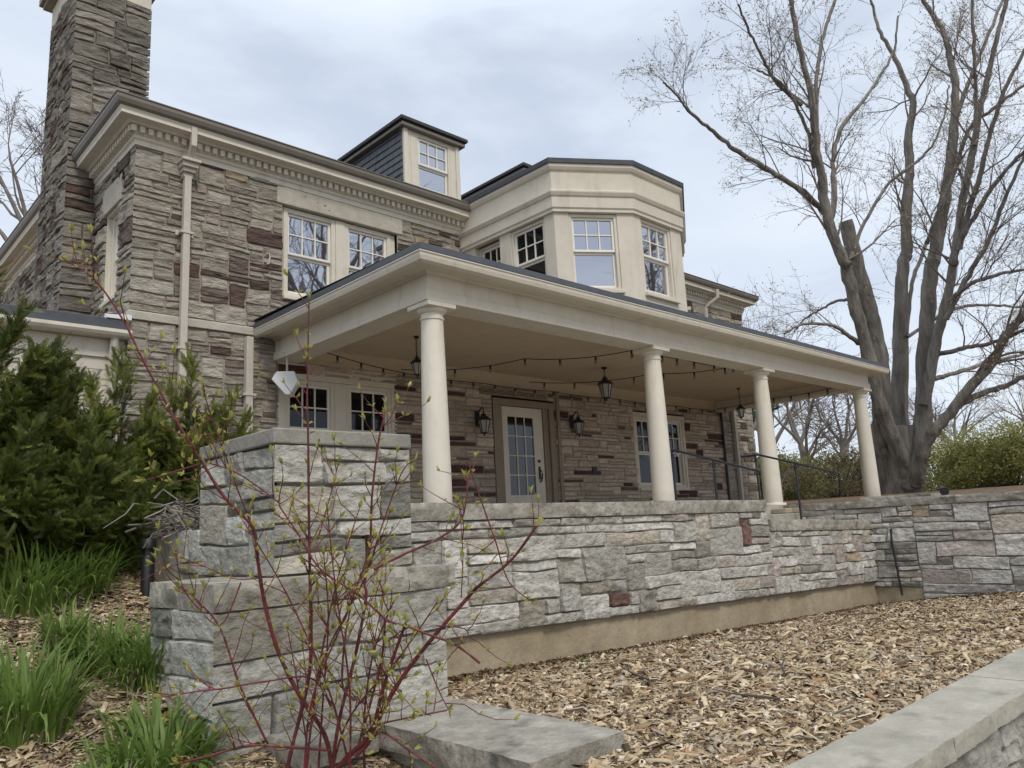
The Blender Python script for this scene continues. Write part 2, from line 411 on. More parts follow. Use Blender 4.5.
def pick_layout(rng, Wd, heights, holes, cu=.06, wr=(.22, .75), pr=(.55, .3, .15), hmax=.42, thin=1.0):
    v = np.concatenate([[0], np.cumsum(heights)]); nr = len(heights); nu = max(1, int(round(Wd / cu))); cu = Wd / nu
    occ = np.zeros((nr, nu), bool)
    for (a, b, c, d) in holes:
        for r in range(nr):
            if v[r + 1] > c + .35 * heights[r] and v[r] < d - .35 * heights[r]:
                occ[r, max(0, int(round(a / cu))):max(0, int(round(b / cu)))] = True
    base = occ.copy(); blocks = []
    for r in range(nr):
        c = 0
        while c < nu:
            if occ[r, c]: c += 1; continue
            k = rng.choice([1, 2, 3], p=pr); k = min(k, nr - r)
            while k > 1 and (v[r + k] - v[r] > hmax or occ[r:r + k, c].any()): k -= 1
            h = v[r + k] - v[r]
            wmax = wr[1] * (1.25 if k == 1 else .9)
            w = max(2, int(round(rng.uniform(wr[0], wmax) / cu)))
            e = c
            while e < nu and e - c < w and not occ[r:r + k, e].any(): e += 1
            free = 0; q = e
            while q < nu and not occ[r, q] and free < 3: free += 1; q += 1
            if free and free < 3:
                while e < nu and not occ[r:r + k, e].any() and (e - c) < w + 3: e += 1
            occ[r:r + k, c:e] = True
            blocks.append((c * cu, e * cu, v[r], v[r + k])); c = e
    return blocks, base, v, cu

RING = {'split': .004, 'ledge': .004, 'fine': -.002, 'pitch': .002}
MORT = {'split': .013, 'ledge': .006, 'fine': .003, 'pitch': .002}
WARP = {'split': (.02, .016), 'ledge': (.02, .018), 'fine': (.008, .005), 'pitch': (.022, .016)}

def masonry(name, fr, Wd, v0, v1, holes, pal, style, stone, mort, parent, seed=1, res=(.05, .03), rows=(.075, .15), gap=.008,
            ends=(False, False), topf=None, botf=None, **kw):
    """rough ashlar: every block a displaced face of its own, one mesh per wall"""
    rng = np.random.RandomState(seed)
    H = v1 - v0; hs = []
    while sum(hs) < H: hs.append(rng.uniform(*rows))
    hs = np.array(hs) * (H / sum(hs))
    holes = [(a, b, c - v0, d - v0) for a, b, c, d in holes]
    blocks, base, vv, cu = pick_layout(rng, Wd, hs, holes, **kw)
    cols = np.array([p[0] for p in pal]); pw = np.array([p[1] for p in pal], float); pw /= pw.sum()
    bag = Bag()
    for (a, b, c, d) in blocks:
        w = b - a; h = d - c
        e0 = ends[0] and a < 1e-6; e1 = ends[1] and b > Wd - 1e-6
        n = max(2, int(math.ceil(w / res[0]))); m = max(2, int(math.ceil(h / res[1])))
        ed = .012
        us = np.concatenate([[a + gap], np.linspace(a + gap + ed, b - gap - ed, n), [b - gap]])
        vs = np.concatenate([[c + gap], np.linspace(c + gap + ed * .8, d - gap - ed * .8, m), [d - gap]])
        U, Vv = np.meshgrid(us, vs)
        o = rng.rand(4) * 200
        # slightly out-of-square corners
        j = rng.uniform(-.011, .011, 8)
        su = (U - a) / w; sv = (Vv - c) / h
        du = (j[0] * (1 - su) * (1 - sv) + j[1] * su * (1 - sv) + j[2] * (1 - su) * sv + j[3] * su * sv)
        dv = (j[4] * (1 - su) * (1 - sv) + j[5] * su * (1 - sv) + j[6] * (1 - su) * sv + j[7] * su * sv)
        if style == 'split':
            sl_ = rng.uniform(-.25, .25); rf_ = np.abs(fbm(U * 2.2 + o[0], (Vv + sl_ * U * .3) * 9 + o[1], 3) - .5) * 2
            D = .022 + rng.rand() * .018 + .042 * (.42 - rf_) + .022 * (fbm(U * 11 + o[2], Vv * 20 + o[3], 2) - .5)
        elif style == 'ledge':
            rf_ = np.abs(fbm(U * 2.2 + o[0], Vv * 8 + o[1], 3) - .5) * 2
            D = .03 + rng.rand() * .025 + .06 * (.42 - rf_) + .024 * (fbm(U * 10 + o[2], Vv * 17 + o[3], 2) - .5)
        elif style == 'fine':
            D = .012 + rng.rand() * .022 + .028 * (fbm(U * 3 + o[0], Vv * 12 + o[1], 3) - .4)
        else:   # pitched face
            bul = np.clip(np.minimum(np.minimum(su, 1 - su) * w, np.minimum(sv, 1 - sv) * h) / .022, 0, 1) ** .5
            tx, ty = rng.uniform(-.035, .035, 2); rg_ = rng.choice([.35, .8, 1.3])
            D = .014 + rng.rand() * .020 + .010 * bul + .014 * (fbm(U * 20 + o[2], Vv * 22 + o[3], 2) - .5) + tx * (su - .5) + ty * (sv - .5) + .06 * rg_ * (.4 + .6 * bul) * (np.abs(fbm(U * 3.2 + o[0], Vv * 7 + o[1], 4) - .5) * -1.6 + .25)
        D = np.maximum(D, .004); ringd = RING[style]
        if ends[0]: k_ = np.clip(U / .14, 0, 1); D = .035 * (1 - k_) + D * k_
        if ends[1]: k_ = np.clip((Wd - U) / .14, 0, 1); D = .035 * (1 - k_) + D * k_
        D[0, :] = np.minimum(D[1, :], ringd); D[-1, :] = np.minimum(D[-2, :], ringd); D[:, 0] = np.minimum(D[:, 1], ringd); D[:, -1] = np.minimum(D[:, -2], ringd)
        Uo = U + du * .9; Vo = Vv + dv * .7
        wu, wv = WARP[style]
        Uo = Uo + wu * 2 * (vn(U * 2.1 + seed * 7.7, Vv * 5 + 3) - .5) * np.clip(np.minimum(U, Wd - U) / .15, 0, 1)
        Vo = Vo + wv * 2 * (vn(U * 2.6 + 31, Vv * 3.1 + seed * 3.3) - .5) * np.clip(np.minimum(Vv, H - Vv) / .12, 0, 1)
        if e0: D[:, 0] = .036; Uo[:, 0] = a - .036
        if e1: D[:, -1] = .036; Uo[:, -1] = b + .036
        vy = (Vo + v0)
        if topf is not None or botf is not None:
            t = (vy - v0) / H
            lo = botf(Uo) if botf else v0; hi = topf(Uo) if topf else v1
            vy = lo + t * (hi - lo)
        V = fr.pa(Uo.ravel(), D.ravel(), vy.ravel())
        nu, nv = len(us), len(vs)
        i = np.arange(nv - 1)[:, None] * nu; k = np.arange(nu - 1)[None, :]
        F = np.stack([i + k, i + k + 1, i + nu + k + 1, i + nu + k], -1).reshape(-1, 4)
        col = cols[rng.choice(len(cols), p=pw)] * (rng.uniform(.78, 1.20) if style == 'pitch' else rng.uniform(.82, 1.18))
        bag.add(V, F, col)
    o = bag.build(name, stone, parent, smooth=True)
    autosmooth(o, 50)
    # mortar bed behind the stones, open where the windows are
    mb = MB(); nr, nu = base.shape
    for r in range(nr):
        c = 0
        while c < nu:
            if base[r, c]: c += 1; continue
            e = c
            while e < nu and not base[r, e]: e += 1
            q = []
            for (u, v) in ((c * cu, vv[r]), (e * cu, vv[r]), (e * cu, vv[r + 1]), (c * cu, vv[r + 1])):
                z = v + v0
                if topf is not None or botf is not None:
                    lo = botf(np.array(u)) if botf else v0; hi = topf(np.array(u)) if topf else v1
                    z = lo + (z - v0) / H * (hi - lo)
                q.append(fr.p(u, MORT[style], z))
            mb.pts(q, [(0, 1, 2, 3)]); c = e
    mb.build('mortar', mort, o, recalc=False)
    return o

def rough_slab(mb, fr, u0, u1, dfront, dback, v0, v1, rng, amp=.02, res=.04, top_f=None):
    """a coping stone: split front edge, sawn top and bottom"""
    n = max(3, int((u1 - u0) / (res * .7))); m = 6
    us = np.linspace(u0, u1, n); ts = np.linspace(0, 1, m)
    o = rng.rand(2) * 100
    zt = (top_f(us) if top_f else np.zeros(n))
    P = []
    for t in ts:
        v = v0 + t * (v1 - v0)
        d = dfront + amp * 2 * (fbm(us * 4 + o[0], np.full(n, t * 1.6 + o[1]), 3) - .5) + amp * .9 * (fbm(us * 19 + o[1], np.full(n, t * 3.5 + o[0]), 2) - .5) - (amp * .25 if t in (0, 1) else 0)
        P.append(fr.pa(us, d, v + zt))
    b = fr.pa(us, np.full(n, dback), v1 + zt); b2 = fr.pa(us, np.full(n, dback), v0 + zt)
    V = np.concatenate(P + [b, b2]); rows = m + 2
    F = []
    for r in range(rows):
        r2 = (r + 1) % rows
        for i in range(n - 1): F.append((r * n + i, r * n + i + 1, r2 * n + i + 1, r2 * n + i))
    F.append(tuple(r * n for r in range(rows))); F.append(tuple(r * n + n - 1 for r in reversed(range(rows))))
    mb.pts(V, F)

def window(par, fr, u0, u1, v0, v1, cols=3, rows=2, dep=-.10, g='glass', fw=.075, sill=True, split=.5, lower=(1, 1), wbump=True, frame_mat='cream'):
    """a sash window: casing > sash, glass, sill"""
    mb = MB().frame(fr, u0, u1, v0, v1, fw, dep - .10, dep + .075)
    w = mb.build('window', M[frame_mat], par, bevel=.006)
    a, b, c, d = u0 + fw, u1 - fw, v0 + fw, v1 - fw
    mid = c + (d - c) * (1 - split)
    s = MB(); bw = .045
    s.frame(fr, a, b, mid - .025, d, bw, dep - .02, dep + .035)
    for i in range(1, cols):
        x = a + bw + (b - a - 2 * bw) * i / cols; s.obox(fr, x - .012, x + .012, dep - .012, dep + .028, mid + .02, d - bw)
    for j in range(1, rows):
        z = mid + .02 + (d - bw - mid - .02) * j / rows; s.obox(fr, a + bw, b - bw, dep - .0125, dep + .0275, z - .012, z + .012)
    if split < 1:
        s.frame(fr, a, b, c, mid - .027, bw, dep - .06, dep - .012, .06)
        lc, lr = lower
        for i in range(1, lc):
            x = a + bw + (b - a - 2 * bw) * i / lc; s.obox(fr, x - .012, x + .012, dep - .05, dep - .02, c + .06, mid - .07)
        for j in range(1, lr):
            z = c + .06 + (mid - .07 - c - .06) * j / lr; s.obox(fr, a + bw, b - bw, dep - .0505, dep - .0205, z - .012, z + .012)
    s.build('sash', M['sash'], w, bevel=.004)
    q = MB().obox(fr, a + .02, b - .02, dep - .006, dep + .002, mid, d - .02)
    if split < 1: q.obox(fr, a + .02, b - .02, dep - .044, dep - .036, c + .02, mid - .04)
    q.build('glass', M[g], w)
    if sill:
        MB().obox(fr, u0 - .04, u1 + .04, dep, .075, v0 - .075, v0 - .002).build('sill', M[frame_mat], w, bevel=.01)
    return w

# ------------------------------------------------------------------ ground
PX0, PX1, PY0, PY1 = 3.5, 14.75, 1.85, 6.2      # the chip bed between the walls
def bed_h(x, y):
    t = np.clip((x - 4) / 10.5, 0, 1.0); s = np.clip((y - 2) / 4, 0, 1)
    return -1.25 - .34 * t * s - .10 * t * (1 - s) - .11 * s + .09 * np.sin(math.pi * s) * (1 - .3 * t) * np.clip((x - 3.9) / 1.6, 0, 1) - .03 * np.clip((4.1 - x) / .4, 0, 1)
def bank_h(x, y):
    b = -1.30 + .40 * (y - 5.1)
    b = np.where(y > 8.2, -.06 + .10 * (y - 8.2), b)
    b = np.where(y < 5.1, -1.30 - .22 * (5.1 - y), b)
    return np.clip(b, -1.75, .35)
def ground_h(x, y):
    x = np.asarray(x, float); y = np.asarray(y, float)
    h = np.where(x < 3.3, bank_h(x, y), .0)
    east = np.clip((x - 14.8) / 12, 0, 1)
    h = np.where(x > 14.8, .02 + .45 * east, h)
    h = np.where((x > 3.3) & (x <= 14.8) & (y > 6.1) & (y < 12), -.35, h)
    h = np.where((x > PX0 - .2) & (x < PX1) & (y > 1.84) & (y < PY1 - .1), bed_h(x, y), h)
    h = np.where((y <= 1.84) & (x > 3.3) & (x < PX1), -1.78, h)
    h = np.where((x <= 3.5) & (y < 5.1) & ~((y < 3.3) & (y > 1.84) & (x > 2.75)), np.maximum(bank_h(x, y), -1.78), h)
    h = np.where((x > 2.75) & (x <= 3.31) & (y < 3.3) & (y > 1.84), -1.37 - .3 * np.clip(3.15 - x, 0, 1), h)
    near = (np.abs(x) < 40) & (np.abs(y) < 40)
    return h + np.where(near, .03 * (fbm(x * 2.1 + 40, y * 2.1 + 40, 3) - .5), 0)
gx = np.unique(np.concatenate([-np.geomspace(12, 900, 14), np.arange(-12, 3.3, .3), np.arange(3.3, 14.7, .22), [3.29, 3.31, 3.49, 3.51, 14.74, 14.76, 14.79, 14.81], np.arange(14.9, 40, .8), np.geomspace(40, 1200, 14)]))
gy = np.unique(np.concatenate([-np.geomspace(6, 900, 14), np.arange(-6, 1.8, .4), [1.83, 1.85], np.arange(1.9, 6.0, .2), [6.09, 6.11], np.arange(6.2, 14, .3), np.arange(14, 40, 1.0), np.geomspace(40, 1200, 14)]))
GX, GY = np.meshgrid(gx, gy); GZ = ground_h(GX, GY)
nx, ny = len(gx), len(gy)
i = np.arange(ny - 1)[:, None] * nx; k = np.arange(nx - 1)[None, :]
GF = np.stack([i + k, i + k + 1, i + nx + k + 1, i + nx + k], -1).reshape(-1, 4)
cx = GX.ravel()[GF].mean(1); cy = GY.ravel()[GF].mean(1)
g = np_obj('ground', np.stack([GX.ravel(), GY.ravel(), GZ.ravel()], 1), GF, M['soil'], smooth=True)
g.data.materials.append(M['lawn']); g.data.materials.append(M['paving'])
mi = np.where((cx > 14.8) | (cy > 14) | (cx < -6), 1, 0)
mi = np.where((cy < 1.84) & (cx > 3.3), 2, mi); mi = np.where(cy < -8, 1, mi)
g.data.polygons.foreach_set('material_index', mi.astype(np.int32)); g.data.update()
tag(g, kind='structure')

# ------------------------------------------------------------------ the house
YW, XW = 12.13, 3.68
house = empty('stone_house', (XW, YW, 0), 'large two storey grey brown stone house with cream trim and a columned porch', 'house')
FF = Fr((0, YW, 0), (1, 0, 0), (0, -1, 0))
FL = Fr((XW, 0, 0), (0, 1, 0), (-1, 0, 0))
# front wall, string course level splits it
upw = [(6.12, 8.62, 4.15, 5.9)]
h_up = [(a - XW, b - XW, c, d) for a, b, c, d in upw]
masonry('front_wall', FF.__class__((XW, YW, 0), (1, 0, 0), (0, -1, 0)), 6.9, 3.53, 6.26, h_up, HOUSE_PAL, 'split', M['house_stone'], M['mortar'], house, 3, (.035, .018), (.07, .14), ends=(True, False), wr=(.22, .65))
masonry('front_wall', Fr((XW, YW, 0), (1, 0, 0), (0, -1, 0)), 2.36, -.5, 3.385, [], HOUSE_PAL, 'split', M['house_stone'], M['mortar'], house, 5, (.035, .018), (.07, .14), ends=(True, False), wr=(.22, .65))
masonry('front_wall', Fr((14.3, YW, 0), (1, 0, 0), (0, -1, 0)), 7.4, 3.6, 6.26, [], HOUSE_PAL, 'split', M['house_stone'], M['mortar'], house, 6, (.06, .03), (.09, .16), ends=(False, True), wr=(.25, .85))
# porch wall
pw0 = 6.04
ph = [(6.12, 8.42, .86, 2.82), (10.97, 12.86, 0, 2.78), (15.78, 18.02, .72, 2.74)]
masonry('porch_wall', Fr((pw0, YW, 0), (1, 0, 0), (0, -1, 0)), 13.9, .0, 3.2, [(a - pw0, b - pw0, c, d) for a, b, c, d in ph], PORCH_PAL, 'fine', M['house_stone'], M['mortar'], house, 11, (.06, .03), (.065, .11), gap=.009, wr=(.25, .9), pr=(.72, .22, .06), hmax=.24)
masonry('porch_wall', Fr((19.94, YW, 0), (1, 0, 0), (0, -1, 0)), 1.76, .0, 3.6, [], HOUSE_PAL, 'split', M['house_stone'], M['mortar'], house, 12, (.05, .03), (.09, .16), ends=(False, True), wr=(.25, .7))
MB().box(21.55, 21.68, YW + .02, 24, 0, 6.3).build('right_wall', M['mortar'], house)
# left wall with its tall window
lh = [(12.78, 13.5, 3.9, 5.75)]
masonry('side_wall', Fr((XW, YW, 0), (0, 1, 0), (-1, 0, 0)), 2.5, 3.53, 6.26, [(a - YW, b - YW, c, d) for a, b, c, d in lh], HOUSE_PAL, 'ledge', M['house_stone'], M['mortar'], house, 15, (.045, .022), (.09, .17), ends=(True, False))
masonry('side_wall', Fr((XW, YW, 0), (0, 1, 0), (-1, 0, 0)), 1.2, -.5, 3.385, [], HOUSE_PAL, 'ledge', M['house_stone'], M['mortar'], house, 16, (.05, .03), (.09, .17), ends=(True, False))
masonry('side_wall', Fr((XW, 16.0, 0), (0, 1, 0), (-1, 0, 0)), 8, 3.0, 6.26, [], HOUSE_PAL, 'ledge', M['house_stone'], M['mortar'], house, 17, (.07, .04), (.1, .18))
window(house, FL, 12.80, 13.48, 3.95, 5.5, dep=-.14, cols=2, rows=2)
MB().frame(FL, 12.765, 13.515, 3.87, 5.505, .035, -.3, .012).build('window_surround', M['cream'], house)
MB().obox(FL, 12.62, 13.62, -.1, .07, 5.502, 5.95).build('lintel', M['lintel_stone'], house, bevel=.012)
MB().box(XW + .3, 21.4, YW + .34, YW + .4, -.3, 6.2).build('dark_backing', M['black'], house)  # unseen black sheet added behind the openings to block sky light leaking through
# string course
MB().sweep([(19.6, YW), (21.6, YW)], [(-.02, 3.39), (.07, 3.39), (.07, 3.51), (.045, 3.53), (-.02, 3.53)]).build('string_course', M['lintel_stone'], house)
MB().sweep([(XW, 14.3), (XW, YW), (6.0, YW)], [(-.02, 3.388), (.07, 3.388), (.07, 3.51), (.045, 3.528), (-.02, 3.528)]).build('string_course', M['lintel_stone'], house, bevel=.006)
# lintel over the double window
MB().obox(FF, 6.02, 8.72, -.08, .055, 5.885, 6.215).build('lintel', M['lintel_stone'], house, bevel=.015)
# main cornice: frieze, dentils, corona; the gutter on top
path = [(XW, 24), (XW, YW), (21.72, YW), (21.72, 24)]
corn = MB().sweep(path, [(-.1, 6.222), (.055, 6.222), (.055, 6.30), (.085, 6.325), (.085, 6.375), (.10, 6.375), (.10, 6.495), (.19, 6.50), (.22, 6.53), (.36, 6.54), (.36, 6.59), (.385, 6.64), (-.1, 6.64)])
corn_o = corn.build('cornice', M['cream'], house)
dn = MB(); p = .128
n = int((21.9 - XW) / p)
for k in range(n):
    x = XW - .15 + k * p
    if 10.7 < x < 14.1: continue
    dn.obox(FF, x, x + .072, .098, .172, 6.388, 6.487)
for k in range(int(12 / p)):
    y = YW - .15 + .03 + k * p
    dn.obox(FL, y, y + .072, .098, .172, 6.388, 6.487)
dn.build('dentils', M['cream'], corn_o, recalc=False)
MB().sweep(path, [(.25, 6.642), (.40, 6.642), (.43, 6.67), (.455, 6.73), (.455, 6.785), (.47, 6.795), (.47, 6.81), (.25, 6.81)]).build('gutter', M['gutter'], house)
# low roof
rf = MB()
rf.pts([(3.3, 11.75, 6.80), (22.1, 11.75, 6.80), (17, 20, 9.0), (8.5, 20, 9.0), (3.3, 24.1, 6.80), (22.1, 24.1, 6.80)],
       [(0, 1, 2, 3), (0, 3, 4), (1, 5, 2), (3, 2, 5, 4)])
rf.build('roof', M['roof'], house)
# upper double window
window(house, FF, 6.19, 7.24, 4.2, 5.87, dep=-.12, fw=.085)
window(house, FF, 7.44, 8.49, 4.2, 5.87, dep=-.12, fw=.085)
MB().obox(FF, 7.242, 7.438, -.2, -.03, 4.2, 5.87).obox(FF, 6.10, 6.188, -.2, -.06, 4.2, 5.87).obox(FF, 8.492, 8.60, -.2, -.06, 4.2, 5.87).obox(FF, 6.10, 8.6, -.25, -.0455, 4.06, 4.12).build('mullion', M['cream'], house, bevel=.006)
# porch-level windows, door
window(house, FF, 6.20, 7.17, .9, 2.72, dep=-.08, fw=.075, g='dark_glass', split=.46)
window(house, FF, 7.42, 8.39, .9, 2.72, dep=-.08, fw=.075, g='dark_glass', split=.46)
MB().obox(FF, 7.172, 7.418, -.15, .0, .8, 2.72).obox(FF, 6.06, 6.198, -.15, .012, .8, 2.722).obox(FF, 8.392, 8.5, -.15, .012, .8, 2.722).obox(FF, 6.06, 8.5, -.15, .02, 2.724, 3.0).build('window_surround', M['cream'], house, bevel=.006)
window(house, FF, 15.86, 16.86, .82, 2.66, dep=-.08, fw=.08, g='dark_glass')
window(house, FF, 16.96, 17.94, .82, 2.66, dep=-.08, fw=.08, g='dark_glass')
bl = MB()
for a, b in ((15.99, 16.73), (17.09, 17.81)):
    for k in range(11): bl.obox(FF, a, b, -.138, -.126, 2.5 - k * .035 - .02, 2.5 - k * .035 + .008)
bl.build('window_blind', M['sash'], house, recalc=False)
MB().obox(FF, 16.862, 16.958, -.15, -.02, .8, 2.66).obox(FF, 15.76, 15.858, -.15, .02, .74, 2.662).obox(FF, 17.942, 18.04, -.15, .02, .74, 2.662).obox(FF, 15.76, 18.04, -.15, .03, 2.664, 2.76).build('window_surround', M['cream'], house, bevel=.006)
# door
MB().frame(FF, 10.97, 12.84, .15, 2.76, .15, -.14, .03, .04).obox(FF, 12.5, 12.56, -.1, .015, .19, 2.61).obox(FF, 11.12, 11.24, -.1, .01, .19, 2.61).obox(FF, 12.60, 12.685, -.1, -.02, .19, 2.61).build('door_frame', M['brown_trim'], house, bevel=.006)
d = MB(); du0, du1, dv0, dv1 = 11.25, 12.49, .20, 2.60
d.obox(FF, du0, du0 + .17, -.08, -.02, dv0, dv1).obox(FF, du1 - .29, du1, -.08, -.02, dv0, dv1).obox(FF, du0 + .17, du1 - .29, -.08, -.02, dv1 - .22, dv1).obox(FF, du0 + .17, du1 - .29, -.08, -.02, dv0, dv0 + .48)
for k in (1, 2):
    x = du0 + .17 + (du1 - du0 - .46) * k / 3; d.obox(FF, x - .014, x + .014, -.07, -.028, dv0 + .48, dv1 - .22)
for k in (1, 2, 3):
    z = dv0 + .48 + (dv1 - dv0 - .70) * k / 4; d.obox(FF, du0 + .17, du1 - .29, -.0695, -.0285, z - .014, z + .014)
door = d.build('door', M['cream'], house, bevel=.006)
MB().obox(FF, du0 + .15, du1 - .27, -.055, -.05, dv0 + .46, dv1 - .2).build('glass', M['door_glass'], door)
hd = MB().obox(FF, 12.29, 12.35, -.02, -.008, 1.02, 1.30).tube([FF.p(12.32, -.02, 1.2), FF.p(12.32, .04, 1.21), FF.p(12.33, .055, 1.13), FF.p(12.32, .04, 1.0), FF.p(12.32, -.01, .96)], .017, 8)
hd.tube([FF.p(12.32, -.02, 1.42), FF.p(12.32, .005, 1.42)], .035, 12).build('handle', M['black'], door)
tr = MB()
xs = np.linspace(10.62, 12.6, 60)
tr.obox(FF, 10.60, 12.62, .0, .035, 2.80, 2.94)
tr.tube([FF.p(x, .055, 2.87 + .035 * math.sin((x - 10.6) * 12)) for x in xs], .013, 6).tube([FF.p(x, .055, 2.87 - .035 * math.sin((x - 10.6) * 12)) for x in xs], .013, 6)
tr.build('carved_lintel', M['brown_trim'], house)
MB().obox(FF, 12.90, 13.0, .0, .075, .15, 3.05).build('pilaster_strip', M['brown_trim'], house, bevel=.006)
MB().obox(FF, 14.05, 14.2, .0, .06, 1.15, 1.32).build('outlet_box', M['black'], house, bevel=.01)
MB().tube([FF.p(19.9, .07, .1), FF.p(19.9, .07, 3.0)], .035, 8).build('conduit', M['black'], house)
# downpipes
def downpipe(x, ztop, zbot, d=.12, hw=.055, brk=()):
    mb = MB().obox(FF, x - hw, x + hw, d - hw, d + hw, zbot, ztop)
    o = mb.build('downpipe', M['pipe'], house, bevel=.012)
    b = MB()
    for z in brk:
        b.obox(FF, x - hw - .05, x + hw + .05, .03, d + hw + .012, z - .02, z + .02)
        b.obox(FF, x - hw - .085, x - hw - .03, .03, .07, z - .04, z + .04); b.obox(FF, x + hw + .03, x + hw + .085, .03, .07, z - .04, z + .04)
    if brk: b.build('pipe_bracket', M['pipe'], o, bevel=.006)
    return o
dp = downpipe(4.42, 5.88, -.2, brk=(4.9, 3.0, 1.6))
ch = MB()
for hw_, z0_, z1_ in ((.075, 5.84, 5.92), (.10, 5.921, 5.99), (.125, 5.991, 6.07), (.15, 6.071, 6.12)):
    ch.obox(FF, 4.42 - hw_, 4.42 + hw_, .0, .02 + 2 * hw_, z0_, z1_)
ch.obox(FF, 4.375, 4.465, .30, .39, 6.30, 6.66).pts([FF.p(4.375 + .09 * i, dd, zz) for i in (0, 1) for dd, zz in ((.30, 6.31), (.39, 6.31), (.20, 6.10), (.11, 6.10))], [(0, 1, 5, 4), (1, 2, 6, 5), (2, 3, 7, 6), (3, 0, 4, 7), (0, 3, 2, 1), (4, 5, 6, 7)])
ch.build('rain_head', M['pipe'], dp, bevel=.008)
downpipe(5.50, 3.33, -.2, d=.11, hw=.06, brk=(2.35,))
downpipe(20.5, 3.5, 0.0, d=.11, hw=.055)
MB().tube([FF.p(19.78, .42, 6.62), FF.p(19.78, .41, 6.38), FF.p(19.65, .2, 6.22), FF.p(19.6, .08, 6.1), FF.p(19.6, .08, 3.7)], .06, 8).build('downpipe', M['pipe'], house, smooth=True)
# wall anchor hooks
hk = MB().tube([FF.p(5.82, .06, 4.86), FF.p(5.86, .07, 4.9), FF.p(5.88, .07, 4.82), FF.p(5.86, .07, 4.7), FF.p(5.82, .07, 4.68)], .014, 6)
hk.build('wall_hook', M['pipe'], house)

# chimney
CX0, CX1, CY0, CY1 = 3.2, 4.42, 14.2, 16.0
ch0 = MB().box(CX0 + .03, CX1 - .03, CY0 + .03, CY1 - .03, 0, 10.5).build('chimney', M['mortar'], house)
masonry('chimney_stonework', Fr((CX0, CY0, 0), (1, 0, 0), (0, -1, 0)), CX1 - CX0, 3.2, 10.14, [], CHIM_PAL, 'ledge', M['chimney_stone'], M['mortar'], ch0, 21, (.04, .022), (.09, .17), ends=(True, True), wr=(.25, .7))
masonry('chimney_stonework', Fr((CX0, CY0, 0), (0, 1, 0), (-1, 0, 0)), CY1 - CY0, 3.2, 10.14, [], CHIM_PAL, 'ledge', M['chimney_stone'], M['mortar'], ch0, 22, (.04, .022), (.09, .17), ends=(True, True), wr=(.25, .7))
MB().box(CX0 - .03, CX1 + .03, CY0 - .03, CY1 + .03, 10.145, 10.62).build('chimney_band', M['stucco'], ch0, bevel=.01)
MB().box(CX0 - .17, CX1 + .17, CY0 - .17, CY1 + .17, 10.622, 10.70).box(CX0 - .23, CX1 + .23, CY0 - .23, CY1 + .23, 10.702, 10.88).build('chimney_cap', M['cap_stone'], ch0, bevel=.012)

# dormers
def dormer(x0):
    x1 = x0 + 1.5; yd = 12.5
    mb = MB().box(x0 + .02, x1 - .02, yd + .12, 19, 6.9, 8.55)
    dd = mb.build('dormer', M['roof'], house)
    fd = Fr((0, yd, 0), (1, 0, 0), (0, -1, 0))
    f = MB().obox(fd, x0, x0 + .37, -.1, .0, 6.9, 8.55).obox(fd, x1 - .30, x1, -.1, .0, 6.9, 8.55).obox(fd, x0 + .37, x1 - .30, -.1, .0, 8.46, 8.55).obox(fd, x0 + .37, x1 - .3, -.1, .0, 6.9, 7.28)
    f.obox(fd, x0 - .015, x0 + .09, -.12, .03, 6.9, 8.549).obox(fd, x1 - .09, x1 + .015, -.12, .03, 6.9, 8.549).obox(fd, x0 + .17, x0 + .31, -.05, .018, 6.9, 8.4).obox(fd, x1 - .25, x1 - .13, -.05, .018, 6.9, 8.4)
    f.build('dormer_front', M['cream'], dd, bevel=.006)
    # slate-hung cheeks, each course lapping the one below
    sh = MB(); rng = np.random.RandomState(int(x0 * 10))
    for sx, sg in ((x0, -1), (x1, 1)):
        z = 6.9; r = 0
        while z < 8.5:
            y = yd + .03 - rng.rand() * .2
            while y < 18.5:
                w = rng.uniform(.18, .3); yy0, yy1 = max(y, yd + .03), y + w - .006
                d0 = .03 + rng.rand() * .006; d1 = .012
                if yy1 > yy0 + .02:
                    P = [(sx + sg * d0, yy0, z), (sx + sg * d0, yy1, z), (sx + sg * d1, yy1, min(z + .17, 8.549)), (sx + sg * d1, yy0, min(z + .17, 8.549)), (sx - sg * .0, yy0, z), (sx, yy1, z)]
                    sh.pts(P, [(0, 1, 2, 3), (4, 5, 1, 0)])
                y += w
            z += .155
    sh.build('slate_cheek', M['flash'], dd, recalc=False)
    MB().box(x0 - .12, x1 + .12, yd - .12, 19, 8.551, 8.63).box(x0 - .09, x1 + .09, yd - .09, 19, 8.631, 8.66).build('dormer_eave', M['gutter'], dd, bevel=.01)
    MB().box(x0 - .17, x1 + .17, yd - .17, 19, 8.662, 8.74).build('dormer_roof', M['roof'], dd, bevel=.01)
    s = MB(); a, b, c, t_ = x0 + .38, x1 - .31, 7.29, 8.45; mid = c + (t_ - c) * .48
    s.frame(fd, a, b, mid - .02, t_, .05, -.07, -.02)
    for k in (1, 2):
        x = a + .05 + (b - a - .1) * k / 3; s.obox(fd, x - .012, x + .012, -.065, -.025, mid, t_ - .05)
    s.obox(fd, a + .05, b - .05, -.0645, -.0255, (mid + t_ - .03) / 2 - .012, (mid + t_ - .03) / 2 + .012)
    s.frame(fd, a, b, c, mid - .022, .045, -.098, -.06, .06)
    s.build('dormer_sash', M['sash'], dd, bevel=.004)
    MB().obox(fd, a + .02, b - .02, -.06, -.055, mid, t_ - .02).obox(fd, a + .02, b - .02, -.09, -.085, c + .02, mid - .03).build('dormer_glass', M['glass'], dd)
dormer(9.12); dormer(12.72)

